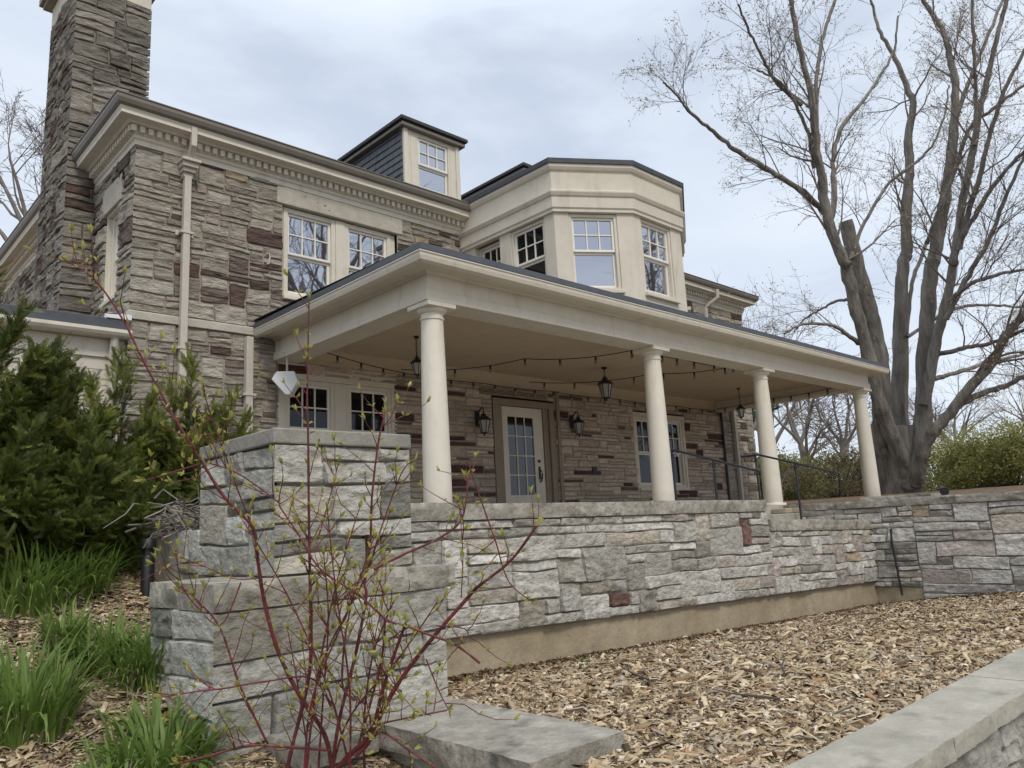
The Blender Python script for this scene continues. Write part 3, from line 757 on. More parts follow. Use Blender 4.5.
# bay
bayp = [(10.3, YW + .1), (10.3, 9.39), (11.6, 8.53), (13.2, 8.53), (14.5, 9.39), (14.5, YW + .1)]
def seg_fr(i):
    a = np.array([*bayp[i], 0.0]); b = np.array([*bayp[i + 1], 0.0]); U = b - a; Ln = np.linalg.norm(U); U = U / Ln
    N = np.array([U[1], -U[0], 0.0])
    return Fr(a, U, N), Ln
bay = MB(); bayc = MB()
# travel (10.3,12)->(10.3,9.39): heading -y, outward is -x = right-hand side of travel
bay_o = MB().sweep(bayp, [(-.25, 5.88), (-.02, 5.88), (-.02, 6.72), (-.25, 6.72)]).build('bay', M['stucco'], house)
wins = {0: [(.52, 1.3), (1.62, 2.57)], 1: [(.28, 1.24)], 2: [(.24, 1.24)], 3: [(.28, 1.24)], 4: [(.3, 1.2)]}
for i in range(5):
    fr, Ln = seg_fr(i)
    u = 0.0; pier_ = MB()
    for a, b in wins[i]:
        pier_.obox(fr, u, a, -.25, -.002, 3.3, 5.878); u = b
        pier_.obox(fr, a, b, -.25, -.002, 3.3, 4.28)
    pier_.obox(fr, u, Ln, -.25, -.002, 3.3, 5.878)
    pier_.build('bay_wall', M['stucco'], bay_o, recalc=False)
# entablature of the bay: architrave, recessed band, frieze, crown
MB().sweep(bayp, [(-.05, 5.84), (.05, 5.85), (.05, 5.90), (.075, 5.93), (.075, 6.14), (.10, 6.16), (.13, 6.22), (.13, 6.25), (.05, 6.30), (.05, 6.66), (.09, 6.69), (.12, 6.74), (.12, 6.80), (-.05, 6.80)]).build('bay_cornice', M['stucco'], bay_o)
MB().sweep(bayp, [(-.3, 6.802), (.15, 6.802), (.16, 6.89), (-.3, 6.93)]).build('bay_roof_edge', M['flash'], bay_o)
MB().pts([(x, y, 6.90) for x, y in bayp], [(0, 1, 2, 3, 4, 5)]).build('bay_roof', M['roof'], bay_o)
for i in range(5):
    fr, Ln = seg_fr(i)
    for a, b in wins[i]:
        window(house, fr, a + .002, b - .002, 4.31, 5.83, dep=-.10 if not (i == 0 and a < 1) else -.2, fw=.06, sill=True, split=.47, g='glass' if i else 'dark_glass', frame_mat='stucco')

# porch
PZ = .15
MB().box(5.75, 20.1, 7.62, YW, -.4, PZ).build('porch_floor', M['paving'], house, bevel=.015)
def ring(mb_, x0, x1, y0, y1, w, z0, z1):
    mb_.box(x0, x1, y0, y0 + w, z0, z1); mb_.box(x0, x0 + w, y0 + w, YW - .03, z0, z1); mb_.box(x1 - w, x1, y0 + w, YW - .03, z0, z1)
be = MB()
ring(be, 5.97, 19.98, 7.77, 0, .46, 2.99, 3.13); ring(be, 6.0, 19.95, 7.80, 0, .40, 3.131, 3.40)
be.build('porch_beam', M['cream'], house, bevel=.008)
ppath = [(6.0, YW - .02), (6.0, 7.8), (19.95, 7.8), (19.95, YW - .02)]
MB().sweep(ppath, [(-.1, 3.345), (.03, 3.345), (.05, 3.375), (.28, 3.385), (.30, 3.40), (.30, 3.44), (-.1, 3.44)]).build('porch_soffit', M['cream'], house)
MB().sweep(ppath, [(.25, 3.385), (.32, 3.35), (.38, 3.37), (.40, 3.42), (.405, 3.455), (.42, 3.465), (.42, 3.478), (.25, 3.478)]).build('porch_gutter', M['cream'], house)
MB().sweep(ppath, [(.1, 3.48), (.405, 3.48), (.41, 3.50), (.395, 3.585), (.1, 3.62)]).build('roof_flashing', M['flash'], house)
MB().pts([(5.61, 7.41, 3.585), (20.34, 7.41, 3.585), (20.34, YW, 3.66), (5.61, YW, 3.66)], [(0, 1, 2, 3)]).build('porch_roof', M['roof'], house)
MB().pts([(5.7, YW - .02, 3.5), (5.7, YW - .02, 3.66), (6.0, YW - .02, 3.66), (6.25, YW - .02, 3.6), (5.7, YW - .07, 3.5), (5.7, YW - .07, 3.66), (6.0, YW - .07, 3.66), (6.25, YW - .07, 3.6)], [(4, 5, 6, 7), (0, 4, 7, 3), (0, 1, 5, 4), (1, 2, 6, 5), (2, 3, 7, 6)]).build('step_flashing', M['white_plastic'], house)
MB().box(6.3, 19.7, 8.15, YW - .02, 3.26, 3.30).build('porch_ceiling', M['boards'], house)
ct = MB().sweep([(6.4, YW - .02), (19.8, YW - .02)], [(-.02, 3.02), (.04, 3.02), (.05, 3.10), (.08, 3.14), (.16, 3.24), (.17, 3.262), (-.02, 3.262)])
ct.build('ceiling_trim', M['ceiling'], house)
MB().box(6.46, 19.5, 8.232, 8.32, 3.18, 3.258).build('ceiling_trim', M['ceiling'], house, bevel=.01)
for cx_, cy_ in ((8.6, 9.6), (11.9, 9.9), (15.8, 9.8)):
    MB().lathe((cx_, cy_, 3.245), [(.07, 0), (.085, .004), (.085, .016)], 20).build('recessed_light', M['ceiling'], house)
def column(x, y):
    prof = [(.165, .07), (.19, .10), (.19, .13), (.178, .15)]
    n = 9
    for k in range(n + 1):
        t = k / n; prof.append((.188 - .038 * t ** 1.5, .17 + 2.52 * t))
    prof += [(.165, 2.70), (.165, 2.725), (.150, 2.73), (.150, 2.78), (.175, 2.79), (.205, 2.83), (.205, 2.845)]
    mb = MB().lathe((x, y, PZ - .07 - 0.0), prof, 32)
    c = mb.build('column', M['column'], house, smooth=True)
    MB().lathe((x, y, PZ), [(.245, 0), (.25, .02), (.25, .05), (.235, .07)], 32).build('column_base', M['column'], c, smooth=True)
    MB().box(x - .235, x + .235, y - .235, y + .235, 2.926, 2.988).build('abacus', M['column'], c, bevel=.006)
for x in (6.22, 11.1, 14.85, 19.78): column(x, 8.0)

# left wing: flat roofed, clapboard
YL = 12.25
MB().box(-4, XW - .05, YL, 16, -.5, 3.05).build('side_wing', M['siding'], house)
MB().box(-4, XW - .03, YL - .04, YL + .3, 2.78, 3.06).build('wing_frieze', M['cream'], house, bevel=.008)
MB().sweep([(-4, YL), (XW - .02, YL)], [(-.1, 3.062), (.20, 3.062), (.26, 3.08), (.29, 3.12), (.29, 3.17), (-.1, 3.17)]).build('wing_gutter', M['cream'], house)
MB().box(-4, XW - .04, YL - .22, 16.2, 3.172, 3.34).build('wing_roof', M['flash'], house, bevel=.01)
MB().tube([(XW - .22, YL - .16, 3.1), (XW - .22, YL - .14, 2.95), (XW - .22, YL - .1, 2.8), (XW - .22, YL - .1, -.2)], .06, 8).build('downpipe', M['pipe'], house, smooth=True)
MB().box(XW - .36, XW - .02, YL - .24, YL - .1, 3.342, 3.42).build('step_flashing', M['white_plastic'], house)

# ------------------------------------------------------------------ garden walls
rngw = np.random.RandomState(77)
YF = 6.0
lin = lambda x0, z0, x1, z1: (lambda x: z0 + (np.asarray(x, float) - x0) * (z1 - z0) / (x1 - x0))
bot = lin(4.6, -1.0, 14.4, -1.27)
captop = lin(4.39, .265, 10.85, .215)
lowtop = lin(10.9, -.075, 14.6, -.19)
fw_ = empty('retaining_wall', (9.0, YF, -1.2), 'long pale stone retaining wall with a stepped coping below the porch columns', 'wall')
x0 = 3.2
fr0 = Fr((x0, YF, 0), (1, 0, 0), (0, -1, 0))
masonry('stonework', fr0, 10.86 - x0, -1.0, .1, [], LIGHT_PAL, 'pitch', M['wall_stone'], M['wall_mortar'], fw_, 31, (.03, .022), (.09, .165), gap=.004,
        topf=lambda u: captop(u + x0) - .165, botf=lambda u: bot(u + x0), wr=(.24, .85), pr=(.55, .30, .15), hmax=.36)
x1 = 10.86
masonry('stonework', Fr((x1, YF, 0), (1, 0, 0), (0, -1, 0)), 14.62 - x1, -1.2, -.3, [], LIGHT_PAL, 'pitch', M['wall_stone'], M['wall_mortar'], fw_, 32, (.03, .022), (.09, .165), gap=.004,
        topf=lambda u: lowtop(u + x1) - .17, botf=lambda u: bot(u + x1), wr=(.22, .75), pr=(.55, .30, .15), hmax=.36)
core = MB()
for a, b, tf in ((x0, 10.84, captop), (10.85, 14.6, lowtop)):
    P = []
    for x in (a, b):
        for y in (YF + .01, YF + .40):
            P += [(x, y, float(bot(x))), (x, y, float(tf(x)) - .17)]
    core.pts(P, [(0, 1, 3, 2), (4, 6, 7, 5), (0, 4, 5, 1), (2, 3, 7, 6), (1, 5, 7, 3), (0, 2, 6, 4)])
core.build('wall_core', M['wall_mortar'], fw_)
ft = MB(); P = []
for x in np.linspace(x0, 14.62, 12):
    P += [(x, YF + .045, -2.1), (x, YF + .045, float(bot(x)) - .002), (x, YF + .40, float(bot(x)) - .002)]
ft.pts(P, [(k * 3 + a, k * 3 + 3 + a, k * 3 + 4 + a, k * 3 + 1 + a) for k in range(11) for a in (0, 1)])
ft.build('footing', M['concrete'], fw_)
cuts = [3.4, 4.9, 6.35, 7.95, 9.7, 10.84]
for a, b in zip(cuts[:-1], cuts[1:]):
    mb = MB(); dz = rngw.uniform(-.008, .008)
    rough_slab(mb, Fr((0, YF, 0), (1, 0, 0), (0, -1, 0)), a + .004, b - .004, .055 + rngw.uniform(-.01, .015), -.46, -.164, 0 + dz, rngw, .028, .035, captop)
    mb.build('coping_stone', M['cap_stone'], fw_, smooth=True)
for a, b in ((10.86, 13.1), (13.1, 14.56)):
    mb = MB(); rough_slab(mb, Fr((0, YF, 0), (1, 0, 0), (0, -1, 0)), a + .004, b - .004, .06, -.46, -.168, 0, rngw, .03, .035, lowtop)
    mb.build('coping_stone', M['cap_stone'], fw_, smooth=True)
mb = MB().obox(fr0, 10.70 - x0, 10.855 - x0, -.41, -.005, -.2, .05); mb.build('wall_end', M['wall_mortar'], fw_)

# wall on the right, running towards the viewer
XR = 14.55
rw = empty('retaining_wall', (XR, 4, -1.5), 'buff and grey stone wall with a flat coping closing the chip bed on the right', 'wall')
fr_r = Fr((XR, 8.2, 0), (0, -1, 0), (-1, 0, 0))
rtop = lambda u: .05 + .004 * np.asarray(u, float)
rbot = lambda u: np.where(np.asarray(u) < 2.96, -1.37, -1.9)
masonry('stonework', fr_r, 2.96, -1.37, .03, [], LIGHT_PAL, 'pitch', M['wall_stone'], M['wall_mortar'], rw, 41, (.03, .022), (.075, .15), gap=.004, wr=(.25, .9), pr=(.6, .28, .12), hmax=.4)
masonry('stonework', Fr((XR, 8.2 - 2.96, 0), (0, -1, 0), (-1, 0, 0)), 3.6, -1.95, .03, [], LIGHT_PAL, 'pitch', M['wall_stone'], M['wall_mortar'], rw, 43, (.03, .022), (.075, .16), gap=.004, wr=(.28, 1.1), pr=(.6, .28, .12), hmax=.42)
MB().box(XR + .01, XR + .4, 1.65, 8.2, -2.1, .03).build('wall_core', M['wall_mortar'], rw)
MB().box(XR + .0, XR + .3, 5.24, 6.4, -2.1, -1.375).build('footing', M['concrete'], rw)
ys = [8.2, 7.5, 6.55, 5.35, 4.5, 3.2, 1.7]
for a, b in zip(ys[:-1], ys[1:]):
    mb = MB(); dz = rngw.uniform(-.008, .008)
    rough_slab(mb, fr_r, 8.2 - a + .004, 8.2 - b - .004, .05 + rngw.uniform(-.012, .02), -.46, .033, .17 + dz, rngw, .025, .04)
    mb.build('coping_stone', M['cap_stone'], rw, smooth=True)
MB().tube([(XR - .07, 5.62, -.36), (XR - .075, 5.63, -.6), (XR - .085, 5.60, -1.0), (XR - .07, 5.58, -1.5)], .018, 8).build('drain_pipe', M['black'], rw, smooth=True)

# stairs down from the porch behind the low stretch of wall
st = empty('garden_stairs', (12.8, 7.2, -.3), 'stone steps coming down from the porch between the two iron handrails', 'stairs')
for k in range(3):
    MB().box(11.0, 14.53, 7.25 - .36 * k, 7.615 - .36 * k + (.04 if k else 0), -.5, .0 - .13 * k).build('step', M['coping_stone'], st, bevel=.015)
MB().box(14.0, 14.53, 7.3, 7.61, .002, .10).build('tread_stone', M['concrete'], st, bevel=.02)

# pier with its plinth and the low wall behind it
pr_ = empty('stone_pier', (3.1, 5.6, -1.5), 'square grey stone pier with a smooth cap on a wide stepped plinth', 'pier')
PXa, PXb, PYa, PYb = 2.60, 3.70, 5.2, 6.45
def quad_pier(nm, xa, xb, ya, yb, za, zb, seed, rows, wr, pal=PIER_PAL, right=False):
    MB().box(xa + .01, xb - .01, ya + .01, yb - .01, za, zb).build('pier_core', M['wall_mortar'], pr_)
    masonry(nm, Fr((xa, ya, 0), (1, 0, 0), (0, -1, 0)), xb - xa, za, zb, [], pal, 'pitch', M['wall_stone'], M['wall_mortar'], pr_, seed, (.022, .02), rows, gap=.004, ends=(True, True), wr=wr, pr=(.4, .4, .2), hmax=.36)
    masonry(nm, Fr((xa, ya, 0), (0, 1, 0), (-1, 0, 0)), yb - ya, za, zb, [], pal, 'pitch', M['wall_stone'], M['wall_mortar'], pr_, seed + 1, (.022, .02), rows, gap=.004, ends=(True, True), wr=wr, pr=(.4, .4, .2), hmax=.36)
    if right: masonry(nm, Fr((xb, ya, 0), (0, 1, 0), (1, 0, 0)), yb - ya, za, zb, [], pal, 'pitch', M['wall_stone'], M['wall_mortar'], pr_, seed + 2, (.03, .03), rows, gap=.004, ends=(True, True), wr=wr, pr=(.4, .4, .2), hmax=.36)
quad_pier('shaft_stonework', PXa, PXb, PYa, PYb, -.26, .675, 51, (.10, .19), (.24, .62), right=True)
MB().box(PXa - .05, PXb + .05, PYa - .05, PYb + .05, .677, .79).build('pier_cap', M['pier_cap'], pr_, bevel=.012)
quad_pier('plinth_stonework', 2.10, 3.86, 5.0, 6.05, -1.75, -.435, 61, (.17, .33), (.32, .72), right=True)
fpl = Fr((0, 5.0, 0), (1, 0, 0), (0, -1, 0)); fpl2 = Fr((2.10, 0, 0), (0, 1, 0), (-1, 0, 0))
for a, b in ((2.06, 2.92), (2.92, 3.55), (3.55, 4.0)):
    mb = MB(); rough_slab(mb, fpl, a, b - .008, .05 + rngw.uniform(-.01, .01), -.55, -.432, -.255 + rngw.uniform(-.012, .006), rngw, .03, .03); mb.build('plinth_cap', M['cap_stone'], pr_, smooth=True)
for a, b in ((5.552, 6.09),):
    mb = MB(); rough_slab(mb, fpl2, a, b - .008, .045 + rngw.uniform(-.01, .01), -.5, -.432, -.255 + rngw.uniform(-.012, .004), rngw, .025, .03); mb.build('plinth_cap', M['cap_stone'], pr_, smooth=True)
MB().box(2.62, 3.4, 6.47, 8.4, -.9, .12).build('back_block', M['coping_stone'], pr_, bevel=.02)
masonry('back_stonework', Fr((2.60, 6.47, 0), (0, 1, 0), (-1, 0, 0)), .5, -.25, .12, [], PIER_PAL, 'pitch', M['wall_stone'], M['wall_mortar'], pr_, 71, (.03, .03), (.12, .2), gap=.004, wr=(.15, .3))

# flat slab bench running out from the pier
bn = empty('slab_bench', (3.4, 4, -1.6), 'low stone slab bench running from the pier plinth towards the viewer', 'bench')
fb = Fr((2.96, 4.97, 0), (0, -1, 0), (-1, 0, 0))
mb = MB(); rough_slab(mb, fb, 0, 1.86, .0, -.77, -1.345, -1.2, np.random.RandomState(3), .022, .03)
sl = mb.build('slab', M['cap_stone'], bn, smooth=True)
mb = MB(); rough_slab(mb, Fr((2.42, 4.97, 0), (0, -1, 0), (-1, 0, 0)), 0, .48, .0, -.532, -1.36, -1.225, np.random.RandomState(12), .03, .03); mb.build('slab', M['cap_stone'], bn, smooth=True)
MB().box(2.5, 2.95, 4.56, 4.96, -1.9, -1.365).build('bench_core', M['wall_stone'] if False else M['cap_stone'], bn)
fb2 = Fr((3.08, 2.95, 0), (1, 0, 0), (0, -1, 0))
masonry('bench_stonework', Fr((3.08, 4.95, 0), (0, -1, 0), (-1, 0, 0)), 1.7, -1.85, -1.35, [], PIER_PAL, 'pitch', M['wall_stone'], M['wall_mortar'], bn, 81, (.025, .025), (.1, .2), wr=(.25, .6))
masonry('bench_stonework', Fr((3.08, 3.25, 0), (1, 0, 0), (0, -1, 0)), .58, -1.85, -1.35, [], PIER_PAL, 'pitch', M['wall_stone'], M['wall_mortar'], bn, 82, (.025, .025), (.1, .2), wr=(.25, .6))
MB().box(3.09, 3.66, 3.26, 4.95, -1.85, -1.35).build('bench_core', M['wall_mortar'], bn)

# low wall in the right foreground
nw = empty('garden_wall', (8, 1.8, -1.75), 'low wall with smooth pale coping slabs along the near edge of the chip bed', 'wall')
fn = Fr((0, 1.62, 0), (1, 0, 0), (0, -1, 0))
for a, b in ((3.25, 4.62), (4.62, 6.3), (6.3, 8.4), (8.4, 10.6), (10.6, 12.6), (12.6, 14.5)):
    mb = MB(); rough_slab(mb, fn, a + .003, b - .003, .0, -.44, -1.31, -1.2 + rngw.uniform(-.004, .004), rngw, .014, .03); mb.build('coping_stone', M['coping_stone'], nw, smooth=True)
masonry('stonework', Fr((3.3, 1.70, 0), (1, 0, 0), (0, -1, 0)), 11.2, -2.0, -1.315, [], PIER_PAL, 'pitch', M['wall_stone'], M['wall_mortar'], nw, 91, (.03, .025), (.1, .22), wr=(.25, .7))
MB().box(3.3, 14.5, 1.72, 2.0, -2.0, -1.315).build('wall_core', M['wall_mortar'], nw)

# ------------------------------------------------------------------ porch things
def handrail(x, label):
    t = empty('handrail', (x, 7.2, -.3), label, 'handrail', 'iron handrails of the porch steps')
    r = MB(); path = [(x, 8.25, 1.17), (x, 7.88, 1.18), (x, 7.82, 1.165), (x, 6.5, .745), (x, 6.42, .715), (x, 6.35, .715), (x, 6.30, .68), (x, 6.315, .64), (x, 6.36, .645)]
    r.tube(path, .020, 8); r.build('top_rail', M['iron'], t, smooth=True)
    for y, z0, z1 in ((7.93, .1, 1.17), (7.12, -.16, .94)):
        MB().tube([(x, y, z0), (x, y, z1)], .022, 8).tube([(x, y, z0), (x, y, z0 + .03)], .045, 8).build('post', M['iron'], t, smooth=True)
    for y, z in ((7.93, 1.15), (7.12, .92)):
        s = MB()
        for sg in (-1, 1):
            a = np.linspace(0, 4.2, 16)
            s.tube([(x, y + sg * (.05 + .045 * math.cos(k) * (1 - k / 7)), z - .075 + .05 * math.sin(k) * (1 - k / 7) - (.0 if sg > 0 else -.0)) for k in a], .008, 5)
        s.build('scroll', M['iron'], t)
    return t
handrail(14.2, 'black iron handrail in front of the third porch column')
handrail(11.36, 'black iron handrail beside the second porch column')

def lantern_body(t, c, s=1.0):
    """six-sided tapering lantern hanging from its top at c"""
    x, y, z = c; cage = MB(); gl = MB()
    def hexr(r, zz, n=6): return [(x + r * s * math.cos(2 * math.pi * i / n + .26), y + r * s * math.sin(2 * math.pi * i / n + .26), z + zz * s) for i in range(n)]
    lo, hi = hexr(.085, -.52), hexr(.155, -.20)
    for a, b in zip(lo, hi): cage.tube([a, b], .010 * s, 5)
    for ringp in (lo, hi):
        for i in range(6): cage.tube([ringp[i], ringp[(i + 1) % 6]], .012 * s, 5)
    gl.pts(hexr(.08, -.515) + hexr(.148, -.205), [(i, (i + 1) % 6, 6 + (i + 1) % 6, 6 + i) for i in range(6)])
    cage.build('cage', M['black'], t)
    gl.build('lamp_glass', M['lamp_glass'], t)
    MB().lathe((x, y, z), [(.19 * s, -.205 * s), (.175 * s, -.175 * s), (.10 * s, -.11 * s), (.055 * s, -.09 * s), (.07 * s, -.06 * s), (.03 * s, -.03 * s), (.018 * s, .0)], 12).build('lamp_roof', M['black'], t, smooth=True)
    MB().lathe((x, y, z), [(.004 * s, -.61 * s), (.022 * s, -.59 * s), (.012 * s, -.565 * s), (.05 * s, -.54 * s), (.09 * s, -.518 * s)], 12).build('finial', M['black'], t, smooth=True)
    MB().tube([(x, y, z - .50 * s), (x, y, z - .36 * s)], .018 * s, 8).build('candle', M['sash'], t)
def hanging(c, drop, s, label):
    x, y, z = c
    t = empty('hanging_lantern', c, label, 'lantern', 'black lanterns hanging from the porch ceiling')
    MB().lathe((x, y, z), [(.075 * s, 0), (.07 * s, -.025), (.02 * s, -.045)], 16).build('ceiling_rose', M['black'], t, smooth=True)
    ch_ = MB(); k = 0; zz = z - .03
    while zz > z - drop:
        a = np.linspace(0, 2 * math.pi, 9)
        ch_.tube([(x + (.016 * math.cos(q) if k % 2 == 0 else 0), y + (.016 * math.cos(q) if k % 2 else 0), zz - .03 + .03 * math.sin(q)) for q in a], .005, 5, cap=False); zz -= .048; k += 1
    ch_.build('chain', M['black'], t)
    lantern_body(t, (x, y, z - drop), s)
hanging((7.66, 10.3, 3.26), .34, .62, 'small black hanging lantern half hidden behind the first column')
hanging((12.65, 10.37, 3.26), .18, .92, 'large black hanging lantern in front of the stone wall right of the door')
hanging((17.95, 10.3, 3.26), .42, .66, 'small black hanging lantern near the far end of the porch ceiling')
def wall_lantern(x, z, label):
    t = empty('wall_lantern', (x, YW, z), label, 'lantern', 'black wall lanterns beside the porch door')
    MB().obox(FF, x - .06, x + .06, .03, .06, z - .1, z + .22).build('back_plate', M['black'], t, bevel=.012)
    MB().tube([FF.p(x, .05, z + .1), FF.p(x, .12, z + .22), FF.p(x, .2, z + .28), FF.p(x, .25, z + .24), FF.p(x, .25, z + .16)], .014, 8).build('bracket', M['black'], t, smooth=True)
    lantern_body(t, (x, YW - .25, z + .17), .82)
wall_lantern(10.5, 2.2, 'black wall lantern on the stone left of the glazed door')
wall_lantern(13.42, 2.3, 'black wall lantern on the stone right of the glazed door')

def festoon(pts, nb, label, sag=.12):
    """string of bulbs between fixing points"""
    t = empty('string_lights', pts[0], label, 'string lights', 'strings of bulbs under the porch ceiling')
    path = []
    for a, b in zip(pts[:-1], pts[1:]):
        for q in np.linspace(0, 1, 14)[:-1]:
            p_ = np.array(a) * (1 - q) + np.array(b) * q; p_[2] -= sag * 4 * q * (1 - q) * np.linalg.norm(np.array(a) - np.array(b)) / 4; path.append(p_)
    path.append(np.array(pts[-1], float)); path = np.array(path)
    MB().tube(path, .009, 5).build('cable', M['black'], t)
    seg = np.concatenate([[0], np.cumsum(np.linalg.norm(np.diff(path, axis=0), axis=1))])
    first = None
    for k in range(nb):
        q = (k + .5) / nb * seg[-1]; P = np.array([np.interp(q, seg, path[:, i]) for i in range(3)])
        if first is None:
            s = MB().lathe(tuple(P), [(.012, -.0), (.020, -.01), (.022, -.06), (.018, -.07)], 10).build('socket', M['black'], t, smooth=True)
            b = MB().lathe(tuple(P), [(.016, -.068), (.030, -.095), (.034, -.12), (.024, -.145), (.004, -.152)], 10).build('bulb', M['bulb'], s, smooth=True)
            first = (s, b, P)
        else:
            s = first[0].copy(); COL.objects.link(s); s.parent = t; s.location = Vector((P - first[2]) * S)
            b = first[1].copy(); COL.objects.link(b); b.parent = s
festoon([(6.5, 11.3, 3.05), (8.6, 11.9, 3.0), (10.6, 11.95, 3.0), (12.6, 11.95, 3.0), (15.0, 11.95, 3.0), (17.5, 11.95, 3.0), (19.6, 11.9, 3.02)], 22, 'long string of bulbs running along the top of the porch back wall', .05)
festoon([(8.4, 11.8, 3.04), (10.2, 10.3, 3.16), (11.55, 8.35, 3.17)], 7, 'string of bulbs swagged from the back wall to the second column', .16)
festoon([(11.2, 8.36, 3.17), (13.0, 8.6, 3.14), (14.8, 8.36, 3.17)], 6, 'short swag of bulbs between the second and third columns', .16)
festoon([(14.75, 8.37, 3.17), (13.6, 9.8, 3.12), (11.6, 11.6, 3.06)], 7, 'string of bulbs swagged from the third column back to the wall', .14)
festoon([(19.45, 8.4, 3.1), (19.45, 10.2, 3.08), (19.45, 11.9, 3.05)], 7, 'string of bulbs along the right end beam of the porch', .05)

# white loudspeaker under the left beam
sp = empty('loudspeaker', (6.2, 11.6, 2.98), 'white angled loudspeaker hanging under the left end of the porch beam', 'loudspeaker')
P0 = np.array([6.02, 11.7, 2.56])
prof = [(-.19, .15), (.17, .15), (.26, -.05), (.05, -.26), (-.02, -.26)]
ax = np.array([.80, -.6, 0]); ay = np.array([.6, .80, 0])
V = [P0 + ax * u + ay * w + np.array([0, 0, v]) for w in (-.14, .14) for u, v in [(-.23, .03), (-.15, .16), (.14, .16), (.20, -.02), (.07, -.24), (.0, -.24)]]
mb = MB().pts(V, [(0, 1, 2, 3, 4, 5), (11, 10, 9, 8, 7, 6)] + [(k, k + 6, (k + 1) % 6 + 6, (k + 1) % 6) for k in range(6)])
mb.build('speaker_box', M['white_plastic'], sp, bevel=.02)
q = P0 + np.array([0, 0, .16])
MB().tube([q, q + np.array([0, 0, .34])], .018, 8).lathe(tuple(q + np.array([0, 0, .32])), [(.06, 0), (.06, .02)], 16).build('speaker_bracket', M['pipe'], sp)

# path light by the pier, spotlight on the right wall, flat stone behind it
bl_ = empty('path_light', (2.44, 7.3, -.4), 'short black path light standing in the chips beside the pier', 'light')
MB().lathe((2.44, 7.3, -.45), [(.055, 0), (.055, .36), (.05, .37)], 16).build('post', M['black'], bl_, smooth=True)
MB().lathe((2.44, 7.3, -.45), [(.04, .371), (.04, .43), (.062, .432), (.062, .50), (.05, .515)], 16).build('lamp_head', M['black'], bl_, smooth=True)
so = empty('spotlight', (14.75, 4.75, .17), 'small black spotlight sitting on the coping of the right wall', 'light')
MB().tube([(14.75, 4.75, .172), (14.75, 4.75, .22)], .03, 10).build('spot_base', M['black'], so)
MB().tube([(14.68, 4.72, .24), (14.86, 4.80, .29)], [.065, .05], 12).tube([(14.66, 4.71, .235), (14.68, 4.72, .24)], [.075, .075], 12).build('lamp_head', M['black'], so, smooth=True)
fs = MB(); rough_slab(fs, Fr((15.0, 6.3, 0), (0, -1, 0), (-1, 0, 0)), 0, 1.25, 0, -.7, .05, .23, np.random.RandomState(9), .05, .05)
tag(fs.build('flat_stone', M['cap_stone'], None, smooth=True, origin=(15, 6, .05)), 'flat pale rock slab lying just behind the right wall coping', 'rock')

# ------------------------------------------------------------------ wood chips
def chips(name, pts, rng, lscale=1.0):
    n = len(pts)
    Ln = np.exp(rng.normal(math.log(.034), .70, n)) * lscale; Ln = np.clip(Ln, .018, .26)
    Wd = np.clip(Ln * rng.uniform(.12, .42, n), .006, .034)
    az = rng.uniform(0, 2 * math.pi, n); tilt = rng.normal(0, .20, n); roll = rng.normal(0, .40, n)
    d = np.stack([np.cos(az) * np.cos(tilt), np.sin(az) * np.cos(tilt), np.sin(tilt)], 1)
    s = np.stack([-np.sin(az), np.cos(az), np.zeros(n)], 1)
    up = np.cross(d, s)
    s2 = s * np.cos(roll)[:, None] + up * np.sin(roll)[:, None]; up2 = np.cross(d, s2)
    bend = rng.normal(0, .12, n) * Ln; th = rng.uniform(.15, .35, n) * Wd
    P = pts + np.array([0, 0, 1.0]) * (rng.uniform(.0, .020, n))[:, None]
    taper = rng.uniform(.3, 1.0, (n, 2))
    def cor(t, sg, w, lift): return P + d * (t * Ln / 2)[:, None] + s2 * (sg * Wd / 2 * w)[:, None] + up2 * lift[:, None]
    z = np.zeros(n); one = np.ones(n)
    top = [cor(-one, -1, taper[:, 0], z), cor(-one, 1, taper[:, 0], z), cor(z + rng.uniform(-.3, .3, n), 1, one, bend), cor(z + rng.uniform(-.3, .3, n), -1, one, bend), cor(one, 1, taper[:, 1], z), cor(one, -1, taper[:, 1], z)]
    botm = [q - up2 * th[:, None] for q in top]
    V = np.stack(top + botm, 1).reshape(-1, 3)
    b = (np.arange(n) * 12)[:, None]
    Fq = np.array([[0, 1, 2, 3], [3, 2, 4, 5], [1, 0, 6, 7], [0, 3, 9, 6], [3, 5, 11, 9], [2, 1, 7, 8], [4, 2, 8, 10], [5, 4, 10, 11]])
    F = (b[:, :, None] + Fq[None]).reshape(-1, 4)
    pal = np.array([(.43, .345, .215), (.55, .46, .31), (.32, .245, .145), (.20, .14, .085), (.105, .075, .048), (.36, .32, .25), (.64, .56, .42), (.34, .215, .115)])
    pw = np.array([5.5, 4.4, 3.4, 2.2, 2.2, 2.2, 2.2, 1.1]); pw /= pw.sum()
    c = pal[rng.choice(len(pal), n, p=pw)] * np.array([.95, .91, .90]) * rng.uniform(.75, 1.2, (n, 1))
    return np_obj(name, V, F, M['chips'], None, False, np.repeat(c, 12, 0))
rc = np.random.RandomState(5)
def scatter(rng, n, x0, x1, y0, y1, ok):
    x = rng.uniform(x0, x1, n); y = rng.uniform(y0, y1, n); m = ok(x, y); x = x[m]; y = y[m]
    return np.stack([x, y, ground_h(x, y)], 1)
A1 = scatter(rc, 120000, 2.8, 8.5, 1.98, 6.05, lambda x, y: ~((x < 3.9) & (y > 4.95)))
A2 = scatter(rc, 85000, 8.5, 14.56, 2.0, 6.05, lambda x, y: x > 0)
oc = chips('wood_chips', np.concatenate([A1, A2]), rc); tag(oc, 'tan and brown wood chips covering the bed between the stone walls', 'wood chips', kind='stuff')
